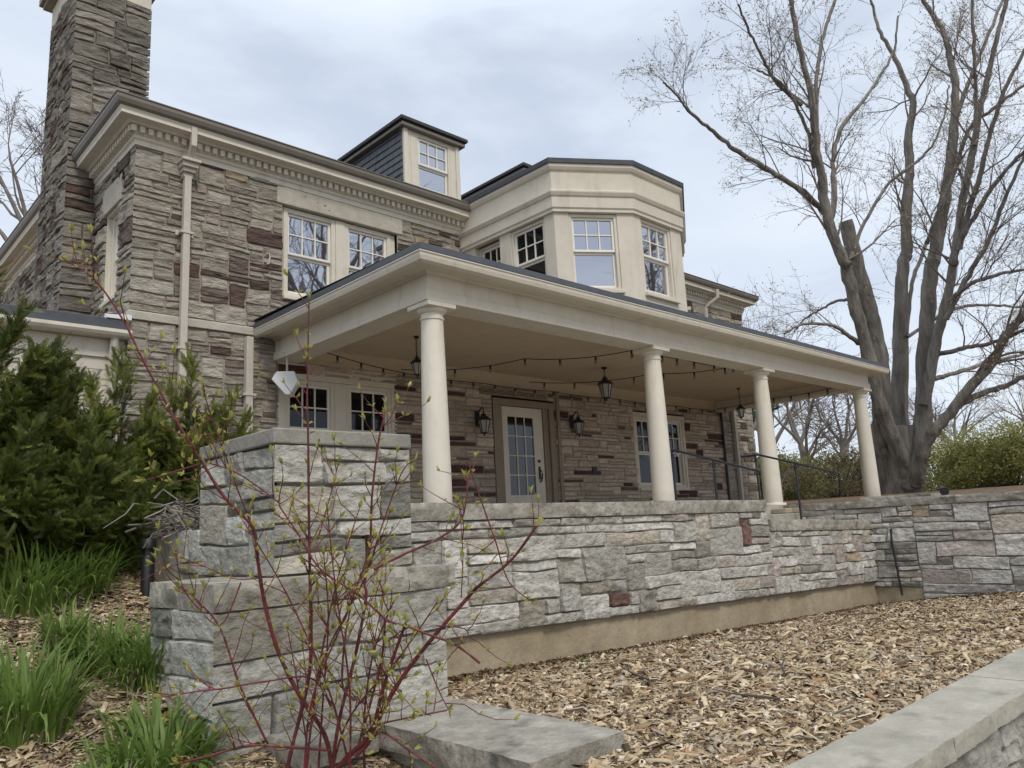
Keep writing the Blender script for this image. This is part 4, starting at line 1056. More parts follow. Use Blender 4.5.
A3 = scatter(rc, 95000, .2, 3.2, 3.6, 9.0, lambda x, y: ~((x > 2.08) & (y > 4.98) & (y < 6.1)) & ~((x > 2.58) & (y > 5)) & (x / y > .06))
oc2 = chips('wood_chips', A3, rc); tag(oc2, 'pale wood chips on the bank among the lily clumps left of the pier', 'wood chips', kind='stuff')

# dark old leaves drifted against the foot of the walls
def litter(n, rng, ptsf, name, label):
    P = ptsf(n); a = rng.uniform(0, 6.283, n); ti = rng.normal(0, .5, (n, 2)); l = rng.uniform(.014, .034, n)
    d = np.stack([np.cos(a), np.sin(a), ti[:, 0]], 1) * l[:, None]; w = np.stack([-np.sin(a), np.cos(a), ti[:, 1]], 1) * (l * .4)[:, None]
    P = P + [0, 0, .03]
    V = np.stack([P - d, P + w + [0, 0, .012], P + d, P - w + [0, 0, .012]], 1).reshape(-1, 3)
    pal = np.array([(.10, .062, .04), (.15, .09, .055), (.075, .05, .036), (.2, .13, .075)]); c = pal[rng.randint(0, 4, n)]
    o = np_obj(name, V, np.arange(4 * n).reshape(-1, 4), M['chips'], col=np.repeat(c, 4, 0)); tag(o, label, 'leaf litter', kind='stuff')
def along_walls(n):
    k = n * 2 // 3
    x = np.concatenate([rc.uniform(4.0, 14.5, k), 14.5 - abs(rc.normal(0, .16, n - k))]); y = np.concatenate([6.02 - abs(rc.normal(0, .16, k)), rc.uniform(3, 6, n - k)])
    return np.stack([x, y, ground_h(x, y)], 1)
litter(5200, rc, along_walls, 'leaf_litter', 'dark brown dead leaves drifted along the foot of the bed walls')
litter(2600, rc, lambda n: scatter(rc, n, 3.9, 14.4, 2.1, 5.9, lambda x, y: x > 0)[:n], 'leaf_litter', 'scattered brown dead leaves among the wood chips of the bed')
stick_mb = None
for k, (x, y, a, l) in enumerate(((6.0, 3.3, .5, .34), (7.4, 4.4, 2.4, .3), (5.2, 4.2, 1.2, .25), (9.4, 3.9, .1, .4), (10.8, 4.8, 2.8, .38), (4.9, 3.0, 2.0, .22))):
    z = float(ground_h(x, y)) + .045; d = np.array([math.cos(a), math.sin(a), 0])
    c = np.array([x, y, z]); m_ = MB().tube([c - d * l, c - d * l * .3 + [0, .02, .012], c + d * l * .4 + [.02, 0, .02], c + d * l + [0, 0, .05]], [.009, .008, .006, .003], 5)
    tag(m_.build('stick', M['bark_dark'], None, origin=(x, y, z)), 'thin dark fallen stick lying on the wood chips', 'stick', 'fallen sticks on the chip bed')
wd = empty('weed', (5.55, 5.05, float(ground_h(5.55, 5.05))), 'small bright green weed sprouting from the chips near the wall', 'plant')
b_ = Bag(); rw_ = np.random.RandomState(4)
for k in range(40):
    p0 = np.array([5.55, 5.05, float(ground_h(5.55, 5.05))]) + rw_.normal(0, 1, 3) * (.03, .03, .0) + [0, 0, rw_.uniform(.0, .10)]
    d = rw_.normal(0, 1, 3); d[2] = abs(d[2]) * .6; d /= np.linalg.norm(d); w = np.cross(d, [0, 0, 1]) * .012; l = .05
    b_.add(np.array([p0, p0 + d * l * .5 + w, p0 + d * l, p0 + d * l * .5 - w]), np.array([[0, 1, 2, 3]]))
b_.build('leaves', M['blade'], wd)

# ------------------------------------------------------------------ plants
def blades(bag, c, n, rng, h=(.28, .5), spread=.16, w=.018, lean=.75, tipdrop=.5, seg=5):
    x, y = c
    for k in range(n):
        a = rng.uniform(0, 2 * math.pi); r0 = spread * 1.2 * math.sqrt(rng.rand())
        bx, by = x + r0 * math.cos(a), y + r0 * math.sin(a)
        aa = a + rng.normal(0, .6); L_ = rng.uniform(*h) * 1.12; ln = abs(rng.normal(lean + .42, .45))
        dx, dy = math.cos(aa), math.sin(aa); z = float(ground_h(bx, by)) - .02
        t = np.linspace(0, 1, seg + 1)
        ang = ln * t ** 1.3 * 1.25
        ds = L_ / seg
        hx = np.concatenate([[0], np.cumsum(np.sin(ang[1:]) * ds)]); hz = np.concatenate([[0], np.cumsum(np.cos(ang[1:]) * ds)])
        ww = w * rng.uniform(.7, 1.25) * np.clip(1.15 - t ** 2.2 * 1.12, .04, 1) * .5
        tw = rng.normal(0, .5)
        sx, sy = -dy * math.cos(tw) + dx * math.sin(tw) * .3, dx * math.cos(tw) + dy * math.sin(tw) * .3
        C = np.stack([bx + dx * hx, by + dy * hx, z + hz], 1); Sd = np.stack([sx * ww, sy * ww, np.zeros(seg + 1)], 1)
        V = np.concatenate([C - Sd, C + Sd]); i = np.arange(seg)
        bag.add(V, np.stack([i, i + 1, i + seg + 2, i + seg + 1], 1))
def lily(c, n, seed, label, h=(.28, .5), spread=.17, lean=.7):
    rng = np.random.RandomState(seed)
    t = empty('daylily', (c[0], c[1], float(ground_h(*c))), label, 'plant', 'green daylily clumps on the bank')
    b = Bag(); blades(b, c, int(n * 1.35), rng, h, spread, w=.023, lean=lean); b.build('leaves', M['blade'], t, smooth=True)
    b = Bag(); blades(b, c, 34, rng, (.14, .36), spread, .014, 1.25); b.build('dead_leaves', M['dead_blade'], t, smooth=True)
    return t
lily((1.55, 7.35), 230, 1, 'large lily clump in front of the yews at the left edge', (.3, .55), .27)
lily((1.95, 7.55), 200, 2, 'lily clump in front of the yews beside the path light', (.3, .52), .24)
lily((1.62, 6.55), 90, 3, 'small upright lily clump in the middle of the chip bank', (.22, .42), .10, .45)
lily((1.98, 6.05), 190, 4, 'lily clump leaning against the left side of the plinth', (.28, .48), .2)
lily((1.78, 6.35), 120, 8, 'loose lily clump behind the one touching the plinth', (.22, .4), .16)
lily((1.24, 5.75), 240, 5, 'tall lily clump cut off by the lower left corner', (.3, .55), .22, .5)
lily((1.80, 5.05), 210, 6, 'low wide lily clump at the foot of the red stemmed bush', (.25, .45), .24, .9)
lily((1.45, 4.75), 120, 7, 'thin lily clump at the bottom edge nearest the viewer', (.2, .36), .17, .9)

# yews and junipers: arching boughs carrying feathery sprays of needles
def make_spray(rng, n=26, L_=.30, nl=.055):
    V = []; F = []; t = np.linspace(.05, 1, n)
    for k in range(n):
        for sg in (-1, 1):
            p = np.array([t[k] * L_, 0, -.10 * L_ * t[k] ** 2]); l = nl * (1.1 - .55 * t[k]) * rng.uniform(.8, 1.2)
            d = np.array([.62, sg * .75, rng.uniform(.05, .5)]); d /= np.linalg.norm(d); w = np.array([.75, -sg * .6, .2]) * .0050
            b = len(V); V += [p - w, p + w, p + d * l + w * .3, p + d * l - w * .3]; F.append((b, b + 1, b + 2, b + 3))
    return np.array(V), np.array(F)
def frame_of(d, rng):
    d = d / np.linalg.norm(d); r = rng.normal(size=3); s = np.cross(d, r); s /= np.linalg.norm(s); u = np.cross(s, d)
    if u[2] < 0: u = -u; s = -s
    return np.stack([d, s, u], 0)
def evergreen(name, base, boughs, seed, label, height, radius, lean=(0, 0), per=26, slen=.15, mats=('yew', 'yew_tip'), tipfrac=.18):
    rng = np.random.RandomState(seed); x, y, z = base
    t = empty(name, base, label, 'shrub', 'dark yews and junipers against the house')
    sprays = [make_spray(rng, 13, slen, .034) for _ in range(5)]
    inner = Bag(); tips = Bag(); wood = MB()
    for k in range(boughs):
        a = rng.uniform(0, 2 * math.pi); el = math.asin(rng.uniform(.05, 1)); hh = height * rng.uniform(.72, 1.06) * (1.22 if rng.rand() < .14 else 1)
        rr = radius * rng.uniform(.7, 1.1)
        tip = np.array([math.cos(a) * math.cos(el) * rr + lean[0] * math.sin(el), math.sin(a) * math.cos(el) * rr + lean[1] * math.sin(el), math.sin(el) * hh])
        q = np.linspace(0, 1, 9)
        P = np.outer(q, tip); P[:, 2] += np.sin(q * math.pi) * .18 * height * (1 - math.sin(el)); P += np.cumsum(rng.normal(0, .018, (9, 3)), 0); P += np.array(base)
        wood.tube(P, np.linspace(.03, .006, 9), 4, cap=False)
        for j in range(per):
            u = 1 - abs(rng.normal(0, .33)); u = min(max(u, .18), 1.0)
            p = np.array([np.interp(u, q, P[:, i]) for i in range(3)])
            d = (P[min(int(u * 8) + 1, 8)] - P[max(int(u * 8) - 1, 0)]); d /= np.linalg.norm(d) + 1e-9
            p = p + rng.normal(0, .035, 3) * (1.3 - u * .6); d = d * .75 + rng.normal(0, .5, 3); d[2] += .2
            Fm = frame_of(d, rng); V, F = sprays[rng.randint(5)]
            sc = rng.uniform(.7, 1.35)
            W_ = (V * sc) @ Fm + p
            (tips if (u > .8 and rng.rand() < tipfrac * 2) else inner).add(W_, F)
    wood.build('boughs', M['bark_dark'], t, recalc=False)
    inner.build('foliage', M[mats[0]], t); tips.build('young_foliage', M[mats[1]], t)
    return t
evergreen('yew', (.95, 9.0, -.15), 120, 11, 'tall dark yew filling the left edge in front of the side wing', 3.15, 1.4, per=150)
evergreen('yew', (1.9, 9.3, -.1), 105, 12, 'broad yew hiding the foot of the cream side wing', 2.05, 1.15, per=125)
evergreen('juniper', (2.75, 9.9, .0), 85, 13, 'feathery juniper rising in front of the tall downpipe', 2.0, 1.0, per=100, tipfrac=.4)
evergreen('juniper', (3.75, 9.7, .0), 70, 14, 'pale tipped juniper just behind the stone pier', 1.85, 1.05, per=95, tipfrac=.5)
evergreen('yew', (2.0, 8.35, -.2), 90, 15, 'low dark yew skirt behind the lily clumps', 1.2, 1.0, per=105, tipfrac=.08)
evergreen('yew', (1.2, 8.1, -.25), 60, 16, 'dark yew lobe hanging over the lilies at the left edge', 1.5, .85, per=105, tipfrac=.08)

# heap of dead twigs behind the pier
rb = np.random.RandomState(33); bp_ = MB()
for k in range(130):
    a = rb.uniform(0, 2 * math.pi); c = np.array([2.75, 7.3, .16]) + rb.normal(0, 1, 3) * (.13, .35, .11); c[2] = abs(c[2] - .13) + .13
    d = np.array([math.cos(a), math.sin(a), rb.normal(0, .35)]); l = rb.uniform(.1, .30)
    bp_.tube([c - d * l, c + rb.normal(0, .03, 3), c + d * l * .6 + rb.normal(0, .05, 3), c + d * l + rb.normal(0, .08, 3)], [.009, .008, .006, .003], 4, cap=False)
tag(bp_.build('brush_pile', M['bark_far'], None, origin=(2.75, 7.3, .12), recalc=False), 'heap of dead grey twigs on the stone block behind the pier', 'brush pile')

# ------------------------------------------------------------------ bare trees
def grow(bag, buds, p, d, L_, r, lev, rng, cfg):
    """one wandering branch with children, down to twigs"""
    n = max(3, int(L_ / cfg['seg'][min(lev, len(cfg['seg']) - 1)])); n = min(n, 12)
    P = [p]; d = d / np.linalg.norm(d); ds = L_ / n; D = [d]
    for k in range(n):
        d = d + rng.normal(0, cfg['wander'][min(lev, len(cfg['wander']) - 1)], 3); d[2] += cfg['up'] * (1 if lev < 3 else .4) * ds
        d /= np.linalg.norm(d); P.append(P[-1] + d * ds); D.append(d)
    P = np.array(P); rs = r * (1 - np.linspace(0, 1, n + 1) * (.62 if lev < cfg['max'] else .8))
    V, F = tube_np(P, rs, 7 if r > .08 else 5 if r > .025 else 3)
    bag[0 if r > cfg.get('split', .03) else 1].add(V, F)
    if lev >= cfg['max']:
        if buds is not None and rng.rand() < cfg['bud']:
            buds.append(P[-1])
            if rng.rand() < .6: buds.append(P[n // 2])
        return
    m = cfg['kids'][min(lev, len(cfg['kids']) - 1)]; m = max(2, int(rng.normal(m, m * .2)))
    for k in range(m):
        q = rng.uniform(.22, 1.0) if k else 1.0
        i = min(int(q * n), n - 1); f = q * n - i; pp = P[i] * (1 - f) + P[i + 1] * f
        ax_ = np.cross(D[i], rng.normal(size=3)); ax_ /= np.linalg.norm(ax_)
        an = rng.uniform(.35, 1.0) if k else rng.uniform(.05, .4)
        nd = D[i] * math.cos(an) + ax_ * math.sin(an)
        grow(bag, buds, pp, nd, L_ * rng.uniform(.42, .74) * (1 - .3 * q + .15), max(r * (1 - .55 * q) * rng.uniform(.42, .68), cfg['rmin']), lev + 1, rng, cfg)
def bud_mesh(pts, rng, size):
    pts = np.array(pts); n = len(pts); V = []
    m = 3
    base = np.repeat(pts, m, 0) + rng.normal(0, size * .6, (n * m, 3)); a = rng.normal(size=(n * m, 3)); a /= np.linalg.norm(a, axis=1)[:, None]
    b = np.cross(a, rng.normal(size=(n * m, 3))); b /= np.linalg.norm(b, axis=1)[:, None]
    l = rng.uniform(.6, 1.3, (n * m, 1)) * size
    V = np.stack([base, base + a * l * .5 + b * l * .25, base + a * l, base + a * l * .5 - b * l * .25], 1).reshape(-1, 3)
    return V, np.arange(n * m * 4).reshape(-1, 4)

CFG = dict(seg=[.7, .5, .4, .3, .22], wander=[.09, .13, .17, .22, .26], up=.06, kids=[7, 6, 5, 4, 4], max=4, rmin=.006, bud=.5)
DT = 25.0
def zs(ox, oy, k, pts): return [(ox + x / k, oy + y / k) for x, y in pts]
za = lambda p: zs(804, 260, 3.2, p)
zb = lambda p: zs(844, 0, 2.955, p)
zc = lambda p: zs(640, 0, 2.56, p)
LIMBS = [  # (pixels, start depth, end depth, start width px, end width px, children)
    (za([(318, 730), (315, 650), (268, 530), (235, 430), (205, 300), (165, 150), (135, 20)]) + zc([(520, 665), (480, 560), (465, 450), (450, 370), (440, 250), (415, 150), (395, 50), (380, -60)]), DT, DT - 2.5, 20, 4, 12),
    (za([(270, 745), (258, 640), (245, 560), (250, 400), (225, 230), (190, 90)]) + [(845, 221)], DT + .4, DT - .3, 28, 15, 0),
    (za([(330, 740), (318, 600), (300, 450), (308, 300), (308, 180), (318, 20)]) + zb([(185, 740), (185, 620), (195, 500), (190, 400), (205, 310), (190, 270), (150, 170), (105, 90), (80, 0)]), DT + .8, DT + 2.0, 22, 3, 9),
    (za([(325, 560), (325, 460), (331, 200), (350, 60), (372, 0)]) + zb([(270, 650), (300, 560), (320, 480)]), DT + 1.2, DT + 3, 7, 3, 4),
    (za([(340, 740), (352, 680), (375, 560), (385, 400), (392, 200), (408, 20)]) + zb([(265, 768), (280, 680), (305, 550), (320, 420), (330, 270), (318, 190), (295, 100), (260, 40), (220, -20)]), DT - .3, DT + .6, 23, 4, 10),
    (za([(385, 460), (420, 280), (450, 150), (478, 20)]) + zb([(325, 760), (350, 600), (380, 450), (400, 330), (420, 250), (440, 160), (470, 40), (490, -40)]), DT - .4, DT - 2.2, 12, 4, 12),
    (za([(365, 720), (372, 650), (400, 570), (450, 510), (520, 420), (600, 330), (640, 250), (704, 175), (800, 90), (880, -30)]), DT - .6, DT - 3.5, 16, 5, 10),
    (za([(490, 470), (560, 430), (640, 405), (704, 375), (820, 340), (960, 260)]), DT - 1.6, DT - 3.2, 8, 3, 8),
    (za([(415, 382), (500, 355), (600, 325), (704, 300), (860, 240)]), DT - .3, DT + 2.5, 6, 3, 7),
    (za([(420, 305), (500, 285), (600, 265), (704, 225), (860, 150)]), DT - .4, DT - 3.5, 6, 3, 8),
    (za([(330, 246), (420, 190), (500, 150), (600, 145), (704, 150), (850, 130)]), DT + .8, DT + 3.5, 5, 2.5, 7),
    (za([(466, 130), (530, 80), (620, 45), (704, 30), (840, -20)]), DT - 1.2, DT - 4, 5, 2.5, 8),
    (za([(455, 190), (520, 60), (590, -60), (640, -190), (704, -330)]), DT - 1, DT - 3, 7, 3, 9),
    (zb([(340, 740), (370, 620), (400, 530), (430, 400), (470, 280), (532, 150), (600, 20)]), DT - 1.2, DT - 3.6, 7, 3, 9),
    (zb([(350, 700), (420, 580), (500, 480), (560, 430), (660, 330)]), DT - 1.4, DT - 4, 6, 3, 8),
    (zb([(245, 720), (270, 650), (330, 500), (370, 380), (430, 330), (532, 250), (640, 170)]), DT + .2, DT - 2, 6, 3, 8),
    (zb([(320, 400), (350, 290), (400, 170), (460, 20), (500, -60)]), DT + .4, DT + 2, 6, 3, 8),
    (zb([(385, 430), (390, 300), (385, 180), (380, 0), (390, -60)]), DT - 1.5, DT - 2.2, 5, 2.5, 7),
    (za([(175, 190), (150, 90)]) and zb([(20, 768), (60, 660), (130, 545), (200, 490), (260, 430), (300, 330), (310, 250)]), DT - .5, DT + 2.2, 5, 2, 7),
    (zc([(474, 548), (400, 480), (320, 430), (240, 380), (180, 330), (130, 290), (100, 250), (60, 210)]), DT - 1, DT - 3.4, 7, 2, 10),
    (zc([(488, 580), (497, 500), (495, 400), (520, 320), (570, 260), (610, 200), (650, 130), (660, 40)]), DT - .9, DT + 1.5, 7, 2.5, 10),
    (zc([(455, 370), (450, 280), (455, 180), (470, 90), (500, 0), (520, -60)]), DT - 1.6, DT - .5, 6, 3, 8),
    (zc([(412, 268), (375, 235), (340, 200), (310, 140), (280, 80), (250, 10)]), DT - 1.8, DT - 4, 5, 2, 9),
    (zc([(446, 430), (430, 340), (400, 270), (360, 210), (300, 180)]), DT - 1.4, DT - 3, 5, 2, 7),
    (za([(176, 268), (140, 240), (90, 210), (0, 205), (-60, 235)]), DT - .6, DT - 2, 6, 2, 6),
    (za([(146, 128), (100, 132), (50, 160), (0, 190), (-30, 230)]), DT - .8, DT + 1, 4, 1.5, 5),
]
def big_tree():
    rng = np.random.RandomState(8)
    base = at(905, 497, DT)
    t = empty('maple_tree', base, 'huge bare many stemmed maple behind the right end of the porch', 'tree')
    tw = [Bag(), Bag()]; bud = []
    # flared foot
    foot = Bag()
    for (px, w) in ((891, 8.5), (902, 9.5), (912, 8.5)):
        a = at(px, 505, DT + (903 - px) * .01); b = at(px + (903 - px) * .25, 455, DT); c = at(px + (903 - px) * .35, 425, DT)
        P = np.array([a - [0, 0, .6], a, (a + b) / 2, b, c]); V, F = tube_np(P, np.array([w * 1.35, w * 1.15, w, w * .9, w * .6]) * DT / FPX, 14)
        foot.add(V, F)
    tr_ = foot.build('trunk', M['bark'], t, smooth=True)
    for li, (px, d0, d1, w0, w1, kids) in enumerate(LIMBS):
        n = len(px); Q = np.array([at(x, y, d0 + (d1 - d0) * i / (n - 1)) for i, (x, y) in enumerate(px)])
        # smooth resample
        tq = np.linspace(0, n - 1, n * 6); i0 = np.clip(tq.astype(int), 0, n - 2); f = (tq - i0)[:, None]
        def g(k): return Q[np.clip(k, 0, n - 1)]
        P = .5 * (2 * g(i0) + (g(i0 + 1) - g(i0 - 1)) * f + (2 * g(i0 - 1) - 5 * g(i0) + 4 * g(i0 + 1) - g(i0 + 2)) * f ** 2 + (3 * g(i0) - g(i0 - 1) - 3 * g(i0 + 1) + g(i0 + 2)) * f ** 3)
        rs = np.interp(np.linspace(0, 1, len(P)), [0, 1], [w0 * .80, w1 * .8]) * .5 * DT / FPX
        rs = rs * (1 + .10 * (np.array([vn(np.array(k * .7), np.array(li * 3.1)) for k in range(len(P))]).ravel() - .5) * 2)
        P = P + rng.normal(0, .012, P.shape)
        nn = 26 if w0 > 9 else 10
        b = Bag(); V, F = tube_np(P, rs, nn)
        fu = np.stack([vn(np.arange(nn) * 1.7 + li * 9.1 + k * .11, np.full(nn, k * .33)) for k in range(len(P))])      # bark ridges run along the limb
        V = (V.reshape(len(P), nn, 3) - P[:, None, :]) * (1 + (.26 if w0 > 9 else .12) * (fu - .5))[..., None] + P[:, None, :]
        V = V.reshape(-1, 3); b.add(V, F)
        if kids == 0:
            k = len(V) - nn; b.add(V[k:], np.array([[0, q_, q_ + 1, q_ + 2] for q_ in range(1, nn - 2, 2)]))
        b.build('limb', M['bark'], t, smooth=True)
        seglen = np.linalg.norm(np.diff(P, axis=0), axis=1).sum()
        for k in range(int(kids * 1.25)):
            q = rng.uniform(.42 if w0 > 12 else .15, 1.0) if k else 1.0
            i = min(int(q * (len(P) - 1)), len(P) - 2); D = P[i + 1] - P[i]; D /= np.linalg.norm(D)
            ax_ = np.cross(D, rng.normal(size=3)); ax_ /= np.linalg.norm(ax_); an = rng.uniform(.4, 1.0) if k else .1
            nd = D * math.cos(an) + ax_ * math.sin(an); nd[2] += .25
            r = max(min(rs[i] * rng.uniform(.25, .45), .042), .011)
            grow(tw, bud, P[i], nd, rng.uniform(1.1, 2.4) * (1.1 - .35 * q), r, 2, rng, dict(CFG, kids=[7, 6, 6, 5, 4], max=4, rmin=.0055, bud=.8, up=.06, wander=[.09, .12, .16, .20, .24]))
    tw[0].build('branches', M['twig'], t); tw[1].build('twigs', M['twig'], t)
    V, F = bud_mesh(bud, rng, .06); np_obj('buds', V, F, M['bud'], t)['kind'] = 'stuff'
    print('big tree buds', len(bud), 'twig verts', tw[0].n, tw[1].n)
big_tree()

def bare_tree(name, seed, loc, H, label, group, cfg=None, stems=3, mt='bark_far'):
    rng = np.random.RandomState(seed); c = dict(CFG, split=.05); c.update(cfg or {})
    t = empty(name, loc, label, 'tree', group)
    L0 = np.array(loc, float); b = Bag(); tw = [Bag(), Bag()]
    n = 8; P = L0 + np.stack([np.cumsum(rng.normal(0, .05, n)), np.cumsum(rng.normal(0, .05, n)), np.linspace(-.3, H * .34, n)], 1)
    V, F = tube_np(P, np.linspace(H * .026, H * .017, n), 9); b.add(V, F); b.build('trunk', M[mt], t, smooth=True)
    for k in range(stems + 3):
        a = 2 * math.pi * k / (stems + 3) + rng.normal(0, .3); sp_ = rng.uniform(.25, .95)
        i = n - 1 if k < stems else n - 1 - rng.randint(1, 4)
        grow(tw, None, P[i], np.array([math.cos(a) * sp_, math.sin(a) * sp_, 1.0]), H * rng.uniform(.3, .45), H * .011, 0, rng, c)
    if tw[0].n: tw[0].build('limbs', M[mt], t)
    if tw[1].n: tw[1].build('twigs', M['twig'], t)
    return t
BT = 'bare trees around the house'
far = dict(kids=[5, 5, 4, 4], max=3, seg=[1.0, .8, .6, .5], rmin=.014)
t1 = bare_tree('bare_tree', 101, tuple(at(18, 330, 27)), 9.5, 'bare tree rising behind the chimney at the left edge', BT, dict(kids=[6, 6, 5, 4], max=4, rmin=.010))
t2 = bare_tree('bare_tree', 102, (at(800, 470, 40)[0], at(800, 470, 40)[1], .4), 9.0, 'spreading bare tree seen between the third and fourth columns', BT, dict(kids=[7, 6, 5, 4], max=3, rmin=.014, up=-.01, wander=[.16, .18, .2, .24]), stems=4)
t3 = bare_tree('bare_tree', 103, (at(740, 470, 48)[0], at(740, 470, 48)[1], .4), 15, 'taller bare tree showing above the right end of the porch roof', BT, far)
def place(src, px, D, sc, rz, label):
    p = at(px, 480, D); return dup(src, (p[0], p[1], .3), rz, sc, label)
place(t3, 775, 56, 1.0, 1.3, 'grey bare tree just left of the maple trunk far behind')
place(t3, 690, 62, .95, 2.9, 'faint bare tree over the right end of the house roof')
place(t2, 850, 46, 1.1, 2.1, 'bare tree with low crooked limbs behind the fourth column')
place(t3, 960, 60, .8, .6, 'far bare tree right of the maple trunk')
place(t3, 1040, 66, .85, 4.0, 'far bare tree at the right edge above the hedge')
place(t2, 910, 70, 1.3, 5.0, 'far low bare tree behind the maple foot')
place(t3, 1090, 52, .8, 5.2, 'bare tree whose twigs reach in at the right edge')
# trees across the drive, seen in the windows
for k, (x, y, s_, rz) in enumerate(((16, -11, 1.5, .3), (22, -10, 1.6, 1.9), (29, -12, 1.7, 3.2), (36, -9, 1.7, 4.4), (44, -13, 1.7, 5.3), (52, -10, 1.7, 2.5))):
    dup(t3, (x, y, -1.75), rz, s_, 'bare tree across the drive, reflected in the house windows')

# ------------------------------------------------------------------ shrubs and far planting
def leafcloud(rng, blobs, per, size):
    bag = Bag()
    for (c, r) in blobs:
        m = per; d = rng.normal(size=(m, 3)); d /= np.linalg.norm(d, axis=1)[:, None]
        p = np.array(c) + d * np.array(r) * (rng.uniform(.25, 1.08, (m, 1)) ** .5)
        a = rng.normal(size=(m, 3)); a /= np.linalg.norm(a, axis=1)[:, None]; b = np.cross(a, rng.normal(size=(m, 3))); b /= np.linalg.norm(b, axis=1)[:, None]
        l = size * rng.uniform(.6, 1.4, (m, 1))
        V = np.stack([p, p + a * l * .5 + b * l * .28, p + a * l, p + a * l * .5 - b * l * .28], 1).reshape(-1, 3)
        bag.add(V, np.arange(m * 4).reshape(-1, 4))
    return bag
def shrub(name, px, D, w, h, seed, label, m, z0=.3, nb=26, per=420, size=.11, group='shrubs beyond the right wall', stems=True):
    rng = np.random.RandomState(seed); p = at(px, 480, D); base = (p[0], p[1], z0)
    t = empty(name, base, label, 'shrub', group)
    bl = []; mb = MB()
    for k in range(nb):
        a = rng.uniform(0, 2 * math.pi); r = math.sqrt(rng.rand()); zz = h * rng.uniform(.12, .88) * (1 - .35 * r * r)
        c = np.array(base) + np.array([math.cos(a) * r * w * .5, math.sin(a) * r * w * .5, zz])
        s = rng.uniform(.14, .30) * h; bl.append((c, (s * 1.1, s * 1.1, s * .8)))
        if stems: mb.tube([np.array(base) + rng.normal(0, .05, 3) * (1, 1, 0), (np.array(base) * (1, 1, 0) + c) * .5 + rng.normal(0, .05, 3) * 0 + [0, 0, 0] if False else np.array(base) * .5 + c * .5, c], [.03, .02, .01], 4, cap=False)
    if stems: mb.build('stems', M['bark_dark'], t, recalc=False)
    leafcloud(rng, bl, per, size).build('foliage', M[m], t)
    return t
shrub('hedge_shrub', 958, 33, 4.5, 2.7, 1, 'dark green shrub directly right of the maple foot', 'hedge', per=300, nb=34)
shrub('hedge_shrub', 1015, 31, 4.6, 2.8, 2, 'tallest dark green shrub at the right edge', 'hedge', per=320, nb=36)
shrub('hedge_shrub', 1070, 29, 4.6, 3.0, 3, 'green shrub half cut off by the right edge', 'hedge')
shrub('spring_bush', 985, 44, 8, 5.0, 4, 'loose pale yellow green bush behind the dark shrubs on the right', 'hedge_y', size=.13, per=300, nb=34)
shrub('spring_bush', 935, 50, 8, 5.2, 5, 'pale yellow green spring bush seen just right of the maple trunk', 'hedge_y', size=.14, per=260, nb=34)
shrub('spring_bush', 1040, 48, 9, 5.6, 14, 'tall hazy spring bush at the right edge behind the hedge', 'hedge_y', size=.14, per=280, nb=34)
shrub('spring_bush', 840, 48, 8, 4.0, 15, 'hazy yellow green bush seen left of the fourth column', 'hedge_y', size=.14, per=200, nb=30)
shrub('spring_bush', 765, 44, 7, 3.6, 16, 'hazy yellow green bush behind the third column', 'hedge_y', size=.13, per=220, nb=30)
shrub('hedge_shrub', 745, 30, 3.6, 2.2, 6, 'olive green shrub behind the third column', 'hedge', per=420)
shrub('hedge_shrub', 790, 33, 4.0, 2.6, 7, 'yellowish shrub between the third and fourth columns', 'hedge_y', per=330, size=.10)
shrub('hedge_shrub', 715, 25, 1.6, 1.3, 8, 'small dark shrub at the right corner of the house', 'hedge', z0=.0, nb=14)
shrub('russet_bush', 838, 27, 3.6, 2.1, 9, 'russet twiggy bush left of the fourth column', 'brush', per=330, size=.08)
shrub('russet_bush', 868, 30, 3.4, 1.7, 10, 'low russet bush between the fourth column and the maple', 'brush', per=330, size=.08)
shrub('russet_bush', 812, 40, 5, 2.6, 11, 'hazy olive brown thicket far behind the porch', 'brush', per=300, size=.12)
# pine behind the right corner of the house
def pine(px, D, H, label):
    rng = np.random.RandomState(4); p = at(px, 480, D); base = np.array((p[0], p[1], .2)); t = empty('pine_tree', tuple(base), label, 'tree')
    MB().tube([base, base + [0, 0, H * .5], base + [.1, 0, H]], [.2, .13, .02], 8).build('trunk', M['bark_far'], t, smooth=True)
    bag = Bag(); mb = MB()
    for k in range(46):
        z = H * rng.uniform(.45, 1.0); a = rng.uniform(0, 2 * math.pi); L_ = (H - z) * .42 + .5
        e_ = base + [math.cos(a) * L_, math.sin(a) * L_, z + .25 * L_]; s_ = base + [0, 0, z]
        mb.tube([s_, (s_ + e_) / 2 - [0, 0, .05], e_], [.03, .02, .008], 4, cap=False)
        for q in np.linspace(.35, 1, 6):
            c = s_ * (1 - q) + e_ * q; m = 26
            d = rng.normal(size=(m, 3)); d[:, 2] = abs(d[:, 2]); d /= np.linalg.norm(d, axis=1)[:, None]; b = np.cross(d, rng.normal(size=(m, 3))) * .012
            l = .26; V = np.stack([c - b, c + b, c + d * l + b * .3, c + d * l - b * .3], 1).reshape(-1, 3); bag.add(V, np.arange(m * 4).reshape(-1, 4))
    mb.build('branches', M['bark_dark'], t, recalc=False); bag.build('needles', M['pine'], t)
pine(738, 30, 6.6, 'grey green pine peeping over the porch roof by the right house corner')
# sapling by the steps
bare_tree('sapling', 55, (16.6, 8.6, .0), 1.7, 'slender bare sapling standing between the third and fourth columns', None, dict(kids=[4, 3, 3], max=2, rmin=.005, seg=[.2, .15, .1], up=.0), stems=3, mt='bark_dark')

